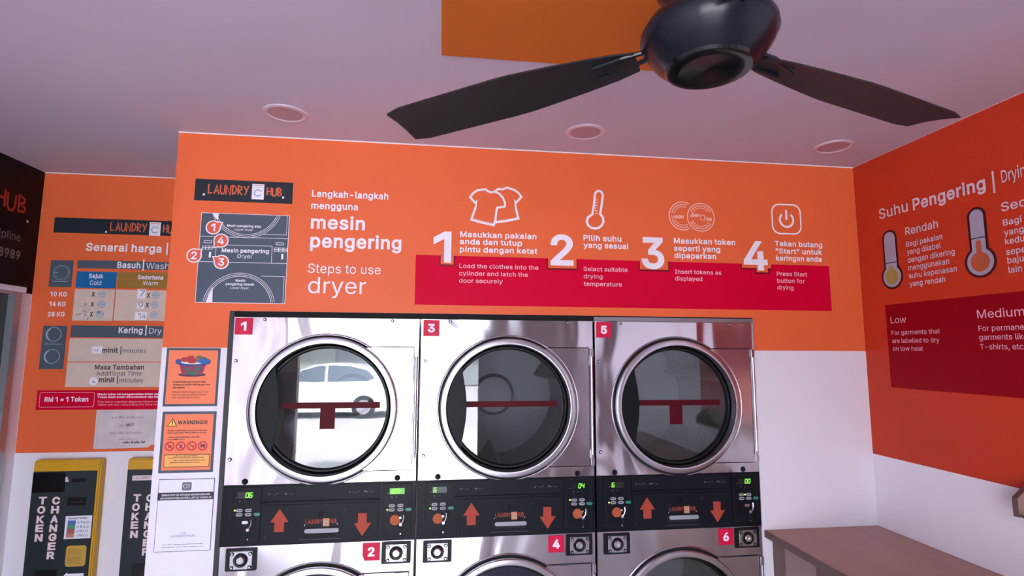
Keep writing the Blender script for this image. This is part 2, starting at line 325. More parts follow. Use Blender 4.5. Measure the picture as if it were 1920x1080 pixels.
# letter shapes: advance, then shapes; a shape is its outer contour and its holes, x, y, x, y ... in 1/200 of the capital height
LETTERS = {
 '0': (178, [[[110,0,127,9,141,24,151,45,157,70,159,100,157,130,151,155,141,176,127,190,110,200,89,203,69,200,51,190,37,176,27,155,21,130,19,100,21,70,27,45,37,24,51,9,68,0,89,-3],[75,22,64,29,55,41,48,57,44,76,43,100,44,124,48,143,55,159,64,171,75,178,89,181,103,178,114,171,123,159,130,143,134,124,135,100,134,76,130,57,123,41,114,29,103,22,89,19]]]),
 '1': (150, [[[78,200,14,160,14,130,82,172,83,172,83,0,110,0,110,200]]]),
 '2': (178, [[[153,0,153,22,60,22,60,24,105,71,120,87,132,102,140,114,146,125,149,135,150,146,148,162,142,175,133,186,120,195,105,201,88,203,71,201,56,195,44,186,34,174,28,159,26,142,50,142,51,153,55,163,60,170,68,176,77,179,88,181,98,180,107,177,115,171,121,165,125,156,126,146,125,137,122,128,117,120,111,111,103,101,92,90,25,19,25,0]]]),
 '3': (178, [[[105,-1,121,5,135,14,146,26,152,40,154,57,152,73,146,87,135,100,121,108,104,113,83,114,83,109,146,181,146,200,27,200,27,178,113,178,113,176,62,118,62,97,79,97,95,96,108,92,118,85,124,77,128,67,129,57,128,46,124,37,117,29,108,24,98,21,86,20,75,21,65,23,56,28,50,34,45,42,43,52,17,52,20,36,28,23,38,12,52,4,68,-1,86,-3]]]),
 '4': (178, [[[162,41,162,64,43,64,43,65,122,200,97,200,16,62,16,41]],[[135,0,135,125,111,125,111,0]]]),
 '5': (178, [[[105,-1,121,6,135,16,145,30,152,46,154,64,153,78,149,91,143,102,136,112,126,120,116,126,103,130,90,131,80,130,70,128,61,124,54,119,53,119,59,178,144,178,144,200,38,200,26,99,50,97,57,102,66,106,76,108,86,109,98,107,108,103,117,96,123,87,127,76,129,64,128,52,123,41,117,32,109,25,98,21,87,20,77,21,68,24,60,29,54,35,50,43,48,51,23,51,26,37,33,24,42,13,55,4,70,-1,87,-3]]]),
 '6': (178, [[[106,-1,122,6,135,16,145,29,151,44,153,62,151,79,145,94,136,107,124,116,109,122,92,123,84,123,77,121,70,117,65,113,60,108,57,103,59,103,127,200,99,200,54,134,40,112,31,94,27,78,25,64,27,45,33,29,43,16,56,6,71,-1,89,-3],[78,20,68,25,60,31,54,40,50,50,49,62,50,74,54,84,60,93,68,99,78,103,89,104,100,103,110,99,117,92,124,84,127,74,129,62,127,50,124,40,117,31,110,25,100,20,89,19]]]),
 '7': (178, [[[65,0,154,176,154,200,24,200,24,178,127,178,127,176,38,0]]]),
 '8': (178, [[[108,-1,125,4,138,13,149,24,155,38,158,53,156,65,152,77,146,87,138,95,129,101,118,104,118,105,131,111,141,121,148,134,150,150,148,164,142,177,133,188,120,196,106,201,89,203,72,201,57,196,45,188,36,177,30,164,28,150,30,134,36,121,47,111,60,105,60,104,49,101,40,95,32,87,26,77,22,65,20,53,23,38,29,24,40,13,53,4,70,-1,89,-3],[76,20,66,24,57,29,51,36,47,45,45,54,47,65,51,74,58,82,67,88,77,91,89,92,101,91,111,88,120,82,127,74,131,65,132,54,131,45,127,36,121,29,112,24,101,20,89,19],[79,115,70,118,62,123,57,130,53,138,52,148,53,157,57,165,62,172,70,177,79,180,89,181,99,180,108,177,115,172,121,165,124,157,126,148,124,138,121,130,115,123,108,118,99,115,89,114]]]),
 '9': (178, [[[71,201,56,194,43,184,33,172,27,156,25,138,27,121,33,106,42,93,54,84,69,78,86,77,94,77,101,79,113,87,118,92,121,97,119,97,51,0,79,0,124,66,138,88,147,106,151,122,153,136,151,155,145,171,135,184,122,194,106,201,89,203],[100,180,110,175,118,169,124,160,127,150,129,138,127,126,124,116,118,107,110,101,100,97,89,96,78,97,68,101,60,108,54,116,51,126,49,138,51,150,54,160,60,169,68,175,78,180,89,181]]]),
 'A': (189, [[[33,0,75,119,84,146,90,165,96,188,91,188,98,165,104,146,113,119,155,0,182,0,109,200,79,200,6,0]],[[145,56,145,78,43,78,43,56]]]),
 'B': (179, [[[97,0,118,2,135,7,148,15,157,26,163,39,164,54,163,68,158,80,151,89,143,97,133,101,124,103,124,105,132,108,140,112,147,118,152,126,155,135,157,147,155,161,150,174,141,185,129,193,114,198,95,200,24,200,24,0],[49,91,98,91,110,89,120,86,128,80,135,72,138,63,140,54,137,41,130,31,116,25,96,22,49,22],[49,178,94,178,111,175,123,169,130,159,132,146,131,137,127,128,121,122,113,116,104,113,94,112,49,112]]]),
 'C': (201, [[[120,-2,134,2,147,7,158,15,168,24,176,36,182,49,186,63,161,63,158,53,153,45,147,38,140,32,133,27,115,21,105,21,88,23,72,30,59,41,49,57,43,76,41,100,43,123,49,143,59,159,72,170,88,177,105,179,115,179,124,177,133,173,140,168,147,162,153,155,158,147,161,137,186,137,182,152,176,164,168,176,158,185,147,193,134,198,120,202,105,203,81,200,59,190,41,175,27,155,19,129,16,100,19,70,27,45,41,25,59,10,81,0,105,-3]]]),
 'D': (197, [[[114,3,138,12,157,27,170,47,179,71,181,100,179,129,170,154,157,174,139,188,116,197,89,200,37,200,37,178,87,178,108,175,126,168,139,157,149,142,155,123,157,100,155,78,149,59,139,43,125,32,107,25,84,22,38,22,38,0,86,0]],[[24,200,24,0,49,0,49,200]]]),
 'E': (165, [[[148,0,148,22,49,22,49,90,140,90,140,112,49,112,49,178,146,178,146,200,24,200,24,0]]]),
 'F': (161, [[[49,0,49,87,136,87,136,109,49,109,49,178,145,178,145,200,24,200,24,0]]]),
 'G': (205, [[[128,0,148,7,165,19,177,36,185,56,188,79,188,101,111,101,111,78,171,78,163,80,161,63,156,48,147,37,136,28,122,23,106,21,88,23,72,30,59,41,49,57,43,76,41,100,43,123,49,143,59,159,72,170,87,177,104,179,115,178,124,176,132,173,140,168,147,162,152,155,157,146,160,137,186,137,183,151,177,164,168,175,159,184,147,192,134,198,119,202,104,203,80,200,59,190,41,175,27,155,19,129,16,100,19,71,27,45,41,25,59,10,81,0,106,-3]]]),
 'H': (203, [[[49,0,49,91,154,91,154,0,180,0,180,200,154,200,154,114,49,114,49,200,24,200,24,0]]]),
 'I': (118, [[[106,0,106,22,72,22,72,178,106,178,106,200,12,200,12,178,46,178,46,22,12,22,12,0]]]),
 'J': (156, [[[97,1,116,13,128,32,132,57,132,200,107,200,107,57,104,41,97,29,87,22,73,20,59,22,48,29,41,41,38,57,38,68,13,68,13,57,17,32,30,13,49,1,73,-3]]]),
 'K': (183, [[[90,109,91,108,176,200,143,200,83,135,55,103,41,85,41,57]],[[49,0,49,200,24,200,24,0]],[[176,0,90,122,74,102,146,0]]]),
 'L': (154, [[[142,0,142,22,49,22,49,200,24,200,24,0]]]),
 'M': (247, [[[48,0,48,146,47,164,47,180,44,180,51,160,57,142,63,126,67,114,112,0,134,0,179,114,184,127,189,143,196,161,199,170,202,180,199,180,199,145,198,129,198,0,223,0,223,200,187,200,139,74,134,62,130,48,125,32,121,19,126,19,122,33,118,48,113,62,109,74,60,200,24,200,24,0]]]),
 'N': (206, [[[49,0,49,129,48,151,47,178,42,178,58,150,64,139,70,130,79,114,152,0,182,0,182,200,157,200,157,53,158,43,158,32,159,21,163,22,158,32,152,42,147,51,143,59,138,66,135,72,54,200,24,200,24,0]]]),
 'O': (210, [[[129,0,151,10,169,25,182,45,191,70,194,100,191,129,182,155,169,175,151,190,129,200,105,203,81,200,59,190,41,175,27,155,19,129,16,100,19,70,27,45,41,25,59,10,81,0,105,-3],[88,23,72,30,59,41,49,57,43,76,41,100,43,124,49,143,59,159,72,170,88,177,105,179,122,177,137,170,150,159,161,143,167,124,169,100,167,76,161,57,150,41,137,30,122,23,105,21]]]),
 'P': (175, [[[49,0,49,178,91,178,105,176,117,172,125,166,131,158,134,148,135,137,134,125,131,115,125,107,117,101,106,97,91,95,43,95,43,73,92,73,114,75,131,81,144,91,153,104,159,120,161,137,159,154,153,169,144,182,131,192,114,198,92,200,24,200,24,0]]]),
 'R': (177, [[[49,0,49,178,92,178,106,176,117,173,125,167,131,159,135,150,136,138,135,127,131,118,125,111,117,105,106,101,92,100,38,100,38,78,93,78,114,80,131,85,144,95,153,107,159,121,161,138,159,155,153,170,144,183,131,192,114,198,93,200,24,200,24,0]],[[168,0,119,90,90,90,139,0]]]),
 'S': (176, [[[109,-2,127,4,141,13,152,25,158,39,161,54,159,67,155,78,149,86,141,93,132,99,122,104,104,110,83,115,67,121,58,125,51,131,47,138,45,148,47,157,51,164,57,171,66,176,76,179,88,180,105,178,119,172,128,162,133,149,158,149,155,163,148,176,138,187,124,196,108,201,89,203,71,201,54,196,40,187,29,176,23,162,20,146,24,128,34,114,50,102,72,94,96,87,107,84,116,80,124,76,131,70,135,63,136,55,134,45,130,36,122,29,112,24,101,20,88,19,76,20,65,23,56,28,49,34,43,43,41,54,15,54,18,38,25,24,36,12,50,4,68,-2,88,-3]]]),
 'T': (176, [[[76,178,76,0,101,0,101,178,164,178,164,200,12,200,12,178]]]),
 'U': (203, [[[124,-1,143,6,158,17,170,31,177,49,180,68,180,200,154,200,154,70,153,56,148,44,140,34,130,27,117,22,102,20,87,22,74,27,63,34,55,44,50,56,49,70,49,200,24,200,24,68,26,49,33,31,45,17,61,6,80,-1,102,-3]]]),
 'V': (189, [[[109,0,182,200,155,200,114,81,105,54,99,35,92,12,97,12,91,35,85,54,76,81,33,200,6,200,80,0]]]),
 'W': (270, [[[91,0,125,127,129,141,132,155,135,170,137,187,132,187,135,169,138,154,141,140,145,127,179,0,208,0,263,200,237,200,206,77,201,57,198,47,196,37,194,26,192,16,195,16,193,26,191,37,187,57,181,77,149,200,120,200,88,77,83,57,79,37,76,26,74,16,77,16,76,26,73,37,67,67,64,77,32,200,6,200,61,0]]]),
 'Y': (186, [[[105,0,105,82,179,200,150,200,110,135,104,125,99,115,93,104,88,91,98,91,93,104,87,115,82,125,76,135,36,200,6,200,80,82,80,0]]]),
 'a': (153, [[[75,-2,85,0,93,5,99,10,104,15,107,20,109,20,109,0,132,0,132,99,131,114,127,126,120,135,112,142,103,146,94,149,85,151,76,151,64,150,52,148,41,143,31,136,22,127,16,114,39,108,42,113,46,118,52,123,59,127,67,129,77,130,86,129,94,127,100,122,105,117,107,109,108,101,108,100,107,95,104,92,99,90,92,89,70,86,60,85,49,83,39,80,30,76,23,70,17,63,13,54,12,42,14,29,19,18,27,8,37,2,49,-2,63,-3],[58,19,51,21,45,24,40,28,37,34,36,41,37,49,41,55,46,59,53,62,61,65,69,66,79,67,97,70,102,72,106,73,108,75,108,54,107,45,104,37,98,29,90,23,79,19,67,18]]]),
 'b': (167, [[[108,-1,123,6,136,18,145,33,151,52,153,74,151,96,145,115,136,130,123,142,108,149,90,151,77,150,67,147,60,142,54,136,50,130,46,126,45,126,45,200,21,200,21,0,44,0,44,23,46,23,50,18,54,12,60,7,68,1,78,-2,90,-3],[74,20,64,26,55,34,49,45,46,59,44,74,46,90,49,103,55,114,63,123,74,128,87,130,99,128,110,122,118,114,124,103,128,89,129,74,128,59,124,46,118,34,110,26,99,20,87,18]]]),
 'c': (156, [[[92,-2,102,0,112,3,120,8,128,15,134,22,139,31,143,40,120,46,118,40,115,35,111,30,106,26,101,23,95,20,89,19,81,18,68,20,57,26,49,35,43,46,39,59,38,74,39,88,43,102,49,113,57,122,68,128,81,130,89,129,95,128,101,125,106,122,111,118,114,114,117,109,119,103,142,109,139,118,134,127,127,134,120,140,112,145,102,148,92,150,81,151,62,149,46,141,32,130,22,114,16,96,13,74,16,52,22,33,32,18,46,6,62,-1,81,-3]]]),
 'd': (167, [[[89,-2,99,1,107,7,113,12,117,18,121,23,123,23,123,0,146,0,146,200,122,200,122,126,120,126,117,130,113,136,107,142,99,147,90,150,77,151,59,149,44,142,31,130,22,115,15,96,13,74,15,52,21,33,31,18,44,6,59,-1,77,-3],[68,20,57,26,49,34,43,46,39,59,38,74,39,89,43,103,49,114,57,122,67,128,80,130,93,128,104,123,112,114,118,103,121,90,123,74,121,59,118,45,112,34,103,26,93,20,80,18]]]),
 'e': (159, [[[98,-2,111,2,122,8,132,15,139,25,143,36,120,41,117,34,112,29,106,24,100,21,92,19,83,18,71,20,59,24,50,32,43,42,39,55,38,70,38,83,39,95,43,106,49,116,58,123,68,128,81,130,93,128,103,123,111,116,117,106,121,93,122,79,133,87,29,87,29,67,146,67,146,76,145,95,140,111,134,124,126,134,116,142,104,147,93,150,81,151,62,149,45,141,32,129,22,114,16,95,13,73,16,52,22,33,32,18,46,6,63,-1,83,-3]]]),
 'f': (100, [[[3,149,3,129,90,129,90,149]],[[56,0,56,165,57,174,61,181,67,185,77,186,84,186,89,184,95,205,92,206,87,207,81,208,74,208,63,207,53,204,44,199,38,191,33,181,32,170,32,0]]]),
 'g': (167, [[[99,-58,114,-53,127,-46,138,-35,144,-21,146,-3,146,149,123,149,123,125,121,125,118,130,113,136,107,142,100,147,90,150,77,151,60,149,44,142,31,130,22,115,15,97,13,75,15,54,22,35,31,21,44,10,60,4,77,2,89,3,99,6,107,11,113,16,117,22,120,27,122,27,122,-2,120,-18,111,-30,98,-36,81,-38,70,-37,61,-35,53,-31,43,-21,40,-16,20,-27,25,-36,32,-43,41,-50,53,-55,66,-58,81,-59],[68,25,57,30,49,38,43,48,39,61,38,76,39,90,43,103,49,114,57,122,68,128,81,130,93,128,104,123,112,115,118,104,122,91,123,76,122,60,118,48,112,37,104,30,93,25,81,23]]]),
 'h': (161, [[[46,101,50,111,56,119,63,125,72,128,83,129,97,127,107,120,114,108,116,92,116,0,140,0,140,94,139,112,134,126,126,137,116,145,104,150,89,151,74,149,60,142,49,131,40,113,45,113,45,200,21,200,21,0,45,0,45,89]]]),
 'i': (66, [[[45,0,45,149,21,149,21,0]],[[39,175,45,179,48,184,50,190,48,196,45,201,39,205,33,206,27,205,21,201,17,196,16,190,17,184,21,179,27,175,33,174]]]),
 'j': (66, [[[21,-11,19,-21,16,-28,10,-33,1,-34,-4,-34,-4,-56,1,-56,15,-55,25,-51,34,-44,40,-36,44,-25,45,-12,45,149,21,149]],[[39,175,45,179,48,184,50,190,48,196,45,201,39,205,33,206,26,205,21,201,17,196,16,190,17,184,21,179,26,175,33,174]]]),
 'k': (150, [[[70,78,72,78,142,149,112,149,47,83,43,83,43,54]],[[45,0,45,200,21,200,21,0]],[[146,0,75,90,58,73,116,0]]]),
 'l': (74, [[[59,-1,64,0,71,1,67,21,63,21,57,20,51,21,47,24,45,30,45,200,21,200,21,33,23,19,29,8,40,1,55,-1]]]),
 'm': (240, [[[45,0,45,94,46,105,49,114,55,121,62,126,70,129,78,130,90,128,99,122,106,113,108,102,108,0,132,0,132,97,133,106,136,114,141,121,147,126,155,129,165,130,176,128,186,123,193,114,195,100,195,0,219,0,219,100,217,116,213,129,205,139,195,146,184,150,172,152,160,151,150,147,140,142,133,135,127,126,123,116,126,116,121,130,113,142,101,149,86,152,77,151,68,148,59,143,52,136,46,127,42,116,44,116,44,149,21,149,21,0]]]),
 'n': (161, [[[46,101,50,111,56,119,63,125,72,128,83,129,97,127,107,120,114,108,116,92,116,0,140,0,140,94,139,112,134,126,126,137,116,145,104,150,89,151,74,149,60,142,49,131,40,113,44,113,44,149,21,149,21,0,45,0,45,89]]]),
 'o': (163, [[[101,-1,117,6,131,18,141,33,148,52,150,74,148,96,141,114,131,130,117,141,101,149,81,151,62,149,46,141,32,130,22,114,16,96,13,74,16,52,22,33,32,18,46,6,62,-1,81,-3],[68,20,57,26,49,35,43,46,39,59,38,74,39,88,43,102,49,113,57,122,68,128,81,130,95,128,106,122,115,113,121,101,124,88,126,74,124,59,121,46,115,35,106,26,95,20,81,18]]]),
 'p': (167, [[[45,-56,45,23,46,23,50,18,54,12,60,7,68,1,78,-2,90,-3,108,-1,123,6,136,18,145,33,151,52,153,74,151,96,145,115,136,130,123,142,108,149,90,151,77,150,67,147,60,142,54,136,50,130,46,126,44,126,44,149,21,149,21,-56],[74,20,64,26,55,34,49,45,46,59,44,74,46,90,49,103,55,114,63,123,74,128,87,130,99,128,110,122,118,114,124,103,128,89,129,74,128,59,124,46,118,34,110,26,99,20,87,18]]]),
 'r': (102, [[[45,0,45,93,46,103,49,111,55,118,63,124,71,127,81,128,90,128,96,127,96,151,84,151,71,150,60,144,51,136,45,126,44,126,44,149,21,149,21,0]]]),
 's': (143, [[[88,-2,102,3,114,9,123,19,128,29,130,42,128,56,120,67,108,76,90,82,68,88,56,91,49,96,44,101,43,109,45,118,51,125,61,129,74,131,86,129,95,124,102,117,105,109,127,114,123,124,118,133,110,141,100,146,88,150,74,151,59,150,45,146,34,139,26,130,20,120,18,108,21,93,28,82,41,73,59,67,83,61,93,58,100,53,104,48,105,40,103,32,96,24,85,20,71,18,59,19,49,24,41,31,37,42,14,37,18,25,24,15,33,7,44,1,57,-2,72,-3]]]),
 't': (89, [[[3,149,3,129,80,129,80,149]],[[26,37,28,20,36,8,49,1,66,-2,71,-1,75,-1,80,0,84,1,79,21,73,20,67,20,59,21,53,24,51,30,50,38,50,185,26,185]]]),
 'u': (161, [[[87,0,101,7,112,18,121,36,117,36,117,0,140,0,140,149,116,149,116,60,115,48,111,38,106,30,98,24,89,21,79,20,65,22,54,29,47,41,45,57,45,149,21,149,21,55,22,37,27,23,35,12,45,4,58,0,72,-2]]]),
 'w': (223, [[[78,0,97,68,103,88,109,110,114,133,109,133,114,110,120,88,125,68,145,0,169,0,214,149,189,149,170,84,166,69,162,53,158,36,154,16,158,16,154,36,150,53,146,69,142,84,124,149,99,149,81,84,77,69,73,53,69,35,65,16,69,16,65,36,60,54,56,70,52,84,34,149,9,149,54,0]]]),
 'x': (149, [[[36,0,58,34,65,44,70,53,75,63,80,71,68,71,73,63,79,53,84,44,91,34,113,0,141,0,82,84,82,66,138,149,111,149,92,120,85,110,75,90,69,81,81,81,76,90,70,100,65,110,58,120,39,149,11,149,67,67,67,86,8,0]]]),
 'y': (153, [[[21,-55,25,-56,30,-57,36,-57,46,-56,55,-53,63,-49,69,-42,75,-33,80,-23,146,149,120,149,88,61,84,48,80,34,72,8,81,8,73,34,70,47,65,61,33,149,7,149,64,-1,59,-14,56,-23,51,-29,46,-33,41,-35,35,-35,28,-34,24,-34,19,-54]]]),
 '!': (77, [[[50,63,52,200,25,200,26,63]],[[45,0,51,3,55,9,56,16,55,23,51,29,45,33,39,34,32,33,26,29,22,23,21,16,22,9,26,3,32,0,39,-2]]]),
 '|': (90, [[[35,264,35,-64,56,-64,56,264]]]),
 '=': (178, [[[150,96,150,118,28,118,28,96]],[[150,38,150,60,28,60,28,38]]]),
 '-': (178, [[[45,96,45,74,132,74,132,96]]]),
 ',': (74, [[[33,-47,54,28,27,28,15,-47]]]),
 '.': (74, [[[44,0,50,3,54,9,55,16,54,23,50,29,44,33,37,34,31,33,25,29,21,23,19,16,21,9,25,3,31,0,37,-2]]]),
 '“': (118, [[[48,125,59,200,41,200,20,125]],[[96,125,108,200,90,200,69,125]]]),
 '”': (118, [[[39,125,59,200,32,200,20,125]],[[87,125,108,200,81,200,69,125]]]),
 'v': (153, [[[89,0,146,149,120,149,88,61,84,48,80,34,72,8,81,8,73,34,70,48,65,61,33,149,7,149,64,0]]]),
 'z': (150, [[[133,0,133,22,50,22,50,24,131,130,131,149,19,149,19,127,100,127,100,126,16,18,16,0]]]),
 'Q': (210, [[[130,18,136,10,158,-19,184,-19,151,26,145,33,123,63,96,63]],[[129,0,151,10,169,25,182,45,191,70,194,100,191,129,182,155,169,175,151,190,129,200,105,203,81,200,59,190,41,175,27,155,19,129,16,100,19,70,27,45,41,25,59,10,81,0,105,-3],[88,23,72,30,59,41,49,57,43,76,41,100,43,124,49,143,59,159,72,170,88,177,105,179,122,177,137,170,150,159,161,143,167,124,169,100,167,76,161,57,150,41,137,30,122,23,105,21]]]),
}
_gl = {}
def glyph(ch, fat):
    if (ch, fat) not in _gl:
        ad, shapes = LETTERS[ch]; out = []
        for cs in shapes:
            loops = []
            for c in cs:
                q = []
                for i in range(0, len(c), 2):
                    p = Vector((c[i]/200, c[i+1]/200, 0))
                    if not q or (p-q[-1]).length > .016: q.append(p)
                if (q[0]-q[-1]).length < .016: q.pop()
                n = len(q)
                if fat:                             # grow the stroke: contours run with the ink on their left
                    g_ = []
                    for i in range(n):
                        a, b = (q[i]-q[i-1]).normalized(), (q[(i+1) % n]-q[i]).normalized(); m1 = Vector((a.y, -a.x, 0)); m2 = Vector((b.y, -b.x, 0)); mm = m1+m2
                        if mm.length < .3: mm = m1
                        mm.normalize(); g_.append(q[i]+mm*fat/max(.5, mm.dot(m1)))
                    q = g_
                loops.append(q)
            out.append([[tuple(v.to_2d()) for v in q] for q in loops])
        V, F = union(out); V = [(x, y, 0) for x, y in V]
        _gl[(ch, fat)] = (ad/200, V, F)
    return _gl[(ch, fat)]
def glyphs(s, bold):                                # a line of text, capital height 1
    x, V, F = 0.0, [], []; b = .075 if bold >= .06 else .045 if bold >= .02 else (.018 if bold > 0 else 0)
    for ch in s:
        if ch == ' ': x += .369; continue
        ad, v, f = glyph(ch, b); k = len(V); V += [(p[0]+x, p[1], 0) for p in v]; F += [tuple(i+k for i in q) for q in f]; x += ad+b*1.4
    return V, F
CAPH = 1.0
def put(pl, s, u0, v0, u1, cap, bold=0., lift=0., slant=0.):
    V, F = glyphs(s, bold)
    x0 = min(v[0] for v in V); x1 = max(v[0] for v in V); sx = (u1-u0)/(x1-x0) if u1 is not None else cap/CAPH; sy = cap/CAPH
    return [pl.p(u0+(x-x0)*sx+slant*y*sy, v0+y*sy, lift) for x, y, z in V], F
def lettering(pl, c, lines, layer, mt, parent, name='lettering', label=None):
    r = None
    for s, xl, yl, xr, yr, cap, bold in lines:
        a = pl.px(*c(xl, yl)); b = pl.px(*c(xr, yr)); t = pl.px(*c(xl, yl-cap))
        r = build(name, put(pl, s, a[0], (a[1]+b[1])/2, b[0], t[1]-a[1], bold, STEP*layer), mt, parent, label=label)
    return r
def wordbars(pl, c, rows, layer, mt, parent, name='small_print', seed=1):   # print too small to read: word-long dashes
    rnd = random.Random(seed); P = []
    for xl, yl, xr, yr, h in rows:
        a = pl.px(*c(xl, yl)); b = pl.px(*c(xr, yr)); t = pl.px(*c(xl, yl-h)); hh = t[1]-a[1]; z = (a[1]+b[1])/2; u = a[0]
        while u < b[0]-hh*.5:
            wd = min(hh*rnd.uniform(1.2, 4.5), b[0]-u); k = u
            while k < u+wd:
                g = min(hh*rnd.uniform(.28, .5), u+wd-k); up = rnd.choice((.62, .62, .62, 1.0)); P.append(rect((k, z), (k+g, z+hh*up))); k += g+hh*.16
            u += wd+hh*.5
    return flat(name, pl, P, layer, mt, parent)
HAND = {'L': [[(0, 1), (.05, 0), (.9, .06)]], 'A': [[(0, 0), (.5, 1), (1, -.02)], [(.2, .36), (.85, .36)]],
        'U': [[(0, 1), (.05, .2), (.3, 0), (.7, .02), (.95, .25), (1, 1.02)]], 'N': [[(0, 0), (.06, 1), (.9, 0), (1, 1.04)]],
        'D': [[(.12, 0), (.1, 1)], [(-.1, .98), (.65, .88), (1, .5), (.62, .1), (0, 0)]],
        'R': [[(.08, 0), (.05, 1), (.8, .86), (.75, .56), (.1, .45), (.95, -.05)]],
        'Y': [[(0, 1), (.5, .5)], [(1, 1.05), (.3, -.02)]], 'H': [[(.05, 1), (0, 0)], [(.95, 1.04), (1, 0)], [(0, .48), (1, .52)]],
        'B': [[(.1, 0), (.1, 1), (.8, .85), (.72, .6), (.15, .5), (.95, .34), (.85, .1), (0, 0)]]}
def hand(s, u0, v0, u1, v1, wd):
    P = []; n = len(s); pit_ = (u1-u0)/(n+(n-1)*.28); 
    for i, ch in enumerate(s):
        x = u0+i*pit_*1.28; jig = (.04, -.03, .02, -.05, .03, 0, -.02)[i % 7]*(v1-v0)
        for line in HAND[ch]: P += stroke([(x+a*pit_, v0+jig+b*(v1-v0)) for a, b in line], wd)
    return P
def logo(pl, par, T, W, H, layer, dots, wd, cm=LOGOO):   # T, W, H: u0,v0,u1,v1 boxes of LAUNDRY, washer icon, HUB
    if T: flat('logo_word', pl, hand('LAUNDRY', *T, wd), layer, cm, par)
    if H: flat('logo_word', pl, hand('HUB', *H, wd), layer, cm, par)
    if W:
        x0, y0, x1, y1 = W; ic = flat('washer_icon', pl, [rect((x0, y0), (x1, y1))], layer, WPR, par)
        hh = y1-y0; cx = (x0+x1)/2; cy = y0+hh*.42; r = (x1-x0)*.28
        flat('icon_drawing', pl, stroke(arc(cx, cy, r, 60, 330), r*.4)+stroke([(x0, y1-hh*.22), (x1, y1-hh*.22)], hh*.02)+stroke([(cx+r*.5, cy+r*.6), (cx+r*1.3, cy+r*.75)], r*.3), layer+1, LBLUE, ic)
        flat('icon_drawing', pl, stroke([(x0+(x1-x0)*.1, y1-hh*.11), (x0+(x1-x0)*.9, y1-hh*.11)], hh*.03), layer+1, LOGOO, ic)
    if dots: flat('logo_dots', pl, [disc(*d, wd*.8, n=14) for d in dots], layer, WPR, par)

# ================================================================== THE ROOM
def struct(name, vf, mt, label, smooth=None):
    o = build(name, vf, mt, None, smooth); return tag(o, label, kind='structure')
YF = OY; TH = .12
ZTOP_ = 1.9205; ZU_TOP = 1.795
OPX0, OPX1, OPZ = -.010, 2.398, 1.947               # recess the dryers stand in
fl = mat('floor_tile', (.42, .40, .40), .25)
nt = fl.node_tree; b_ = nt.nodes['Principled BSDF']; br = nt.nodes.new('ShaderNodeTexBrick'); br.offset = 0
br.inputs['Color1'].default_value = (.42, .40, .40, 1); br.inputs['Color2'].default_value = (.39, .37, .37, 1); br.inputs['Mortar'].default_value = (.14, .13, .13, 1)
br.inputs['Scale'].default_value = 1; br.inputs['Mortar Size'].default_value = .004; br.inputs['Brick Width'].default_value = .6; br.inputs['Row Height'].default_value = .6
tc_ = nt.nodes.new('ShaderNodeTexCoord'); nt.links.new(tc_.outputs['Object'], br.inputs['Vector']); nt.links.new(br.outputs[0], b_.inputs['Base Color'])
struct('floor', box(XAL-.3, XR+.3, YF-.2, 1.9, -.12, 0), fl, 'grey tiled laundry floor')
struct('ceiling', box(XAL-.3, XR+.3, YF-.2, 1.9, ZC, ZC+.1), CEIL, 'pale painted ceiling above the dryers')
# partition wall around the dryer recess (left pier, right pier, lintel) and its return
struct('wall_main', join(box(XL, OPX0, 0, D+.35, 0, ZC), box(OPX1, XR, 0, .12, 0, ZC), box(OPX0, OPX1, 0, .12, OPZ, ZC)), WHITEWALL, 'white wall around the dryer recess')
struct('wall_alcove', box(XAL-.1, XL, D, D+.1, 0, ZC), WHITEWALL, 'white wall at the back of the left alcove')
struct('wall_recess', box(OPX0-.1, OPX1+.2, 1.45, 1.55, 0, ZC), WHITEWALL, 'wall behind the dryers')
struct('wall_right', box(XR, XR+TH, YF, 1.6, 0, ZC), WHITEWALL, 'white right wall above the counter')
DY0, DY1, DZ = -.42, .611, 2.066
struct('wall_left', join(box(XAL-TH, XAL, DY1, D+.1, 0, ZC), box(XAL-TH, XAL, DY0, DY1, DZ, ZC), box(XAL-TH, XAL, YF, DY0, 0, ZC)), WHITEWALL, 'white left wall beside the alcove')
struct('wall_front', join(box(XAL-.1, OX0, YF-TH, YF, 0, ZC), box(OX1, XR+.1, YF-TH, YF, 0, ZC), box(OX0, OX1, YF-TH, YF, OZ, ZC)), mat('shopfront_wall', (.30, .22, .22), .6), 'wall around the open shopfront behind the viewer')
# aluminium door in the left wall
d = struct('door_1', join(box(XAL-.05, XAL+.012, DY1-.04, DY1, 0, DZ), box(XAL-.05, XAL+.012, DY0, DY0+.04, 0, DZ), box(XAL-.05, XAL+.012, DY0+.04, DY1-.04, DZ-.012, DZ), box(XAL-.05, XAL+.012, DY0+.04, DY1-.04, 0, .05)), ALU, 'aluminium framed dark glass door in the left wall')
build('door_glass', box(XAL-.03, XAL-.022, DY0+.04, DY1-.04, .05, DZ-.012), DGLASS, d)
build('door_handle', tube([(XAL-.02, DY0+.1, .95), (XAL+.03, DY0+.1, .97), (XAL+.03, DY0+.1, 1.2), (XAL-.02, DY0+.1, 1.22)], .008), CHROME, d)
struct('trim_1', bbox(XAL, XAL+.02, DY0-.02, .629, 2.068, 2.096, .002), WHITEWALL, 'pale strip over the door')
struct('trim_2', join(box(XL, XR-.001, -.004, 0, ZC-.005, ZC), box(XAL, XL, D-.004, D, ZC-.005, ZC)), mat('white_bead', (.85, .78, .8), .5), 'thin white bead between ceiling and orange wall')
struct('trim_3', bbox(OPX0-.004, OPX0+.016, -.004, .02, 0, OPZ, .0015), mat('black_edge_strip', (.02, .018, .02), .5), 'black strip down the left edge of the dryer recess')

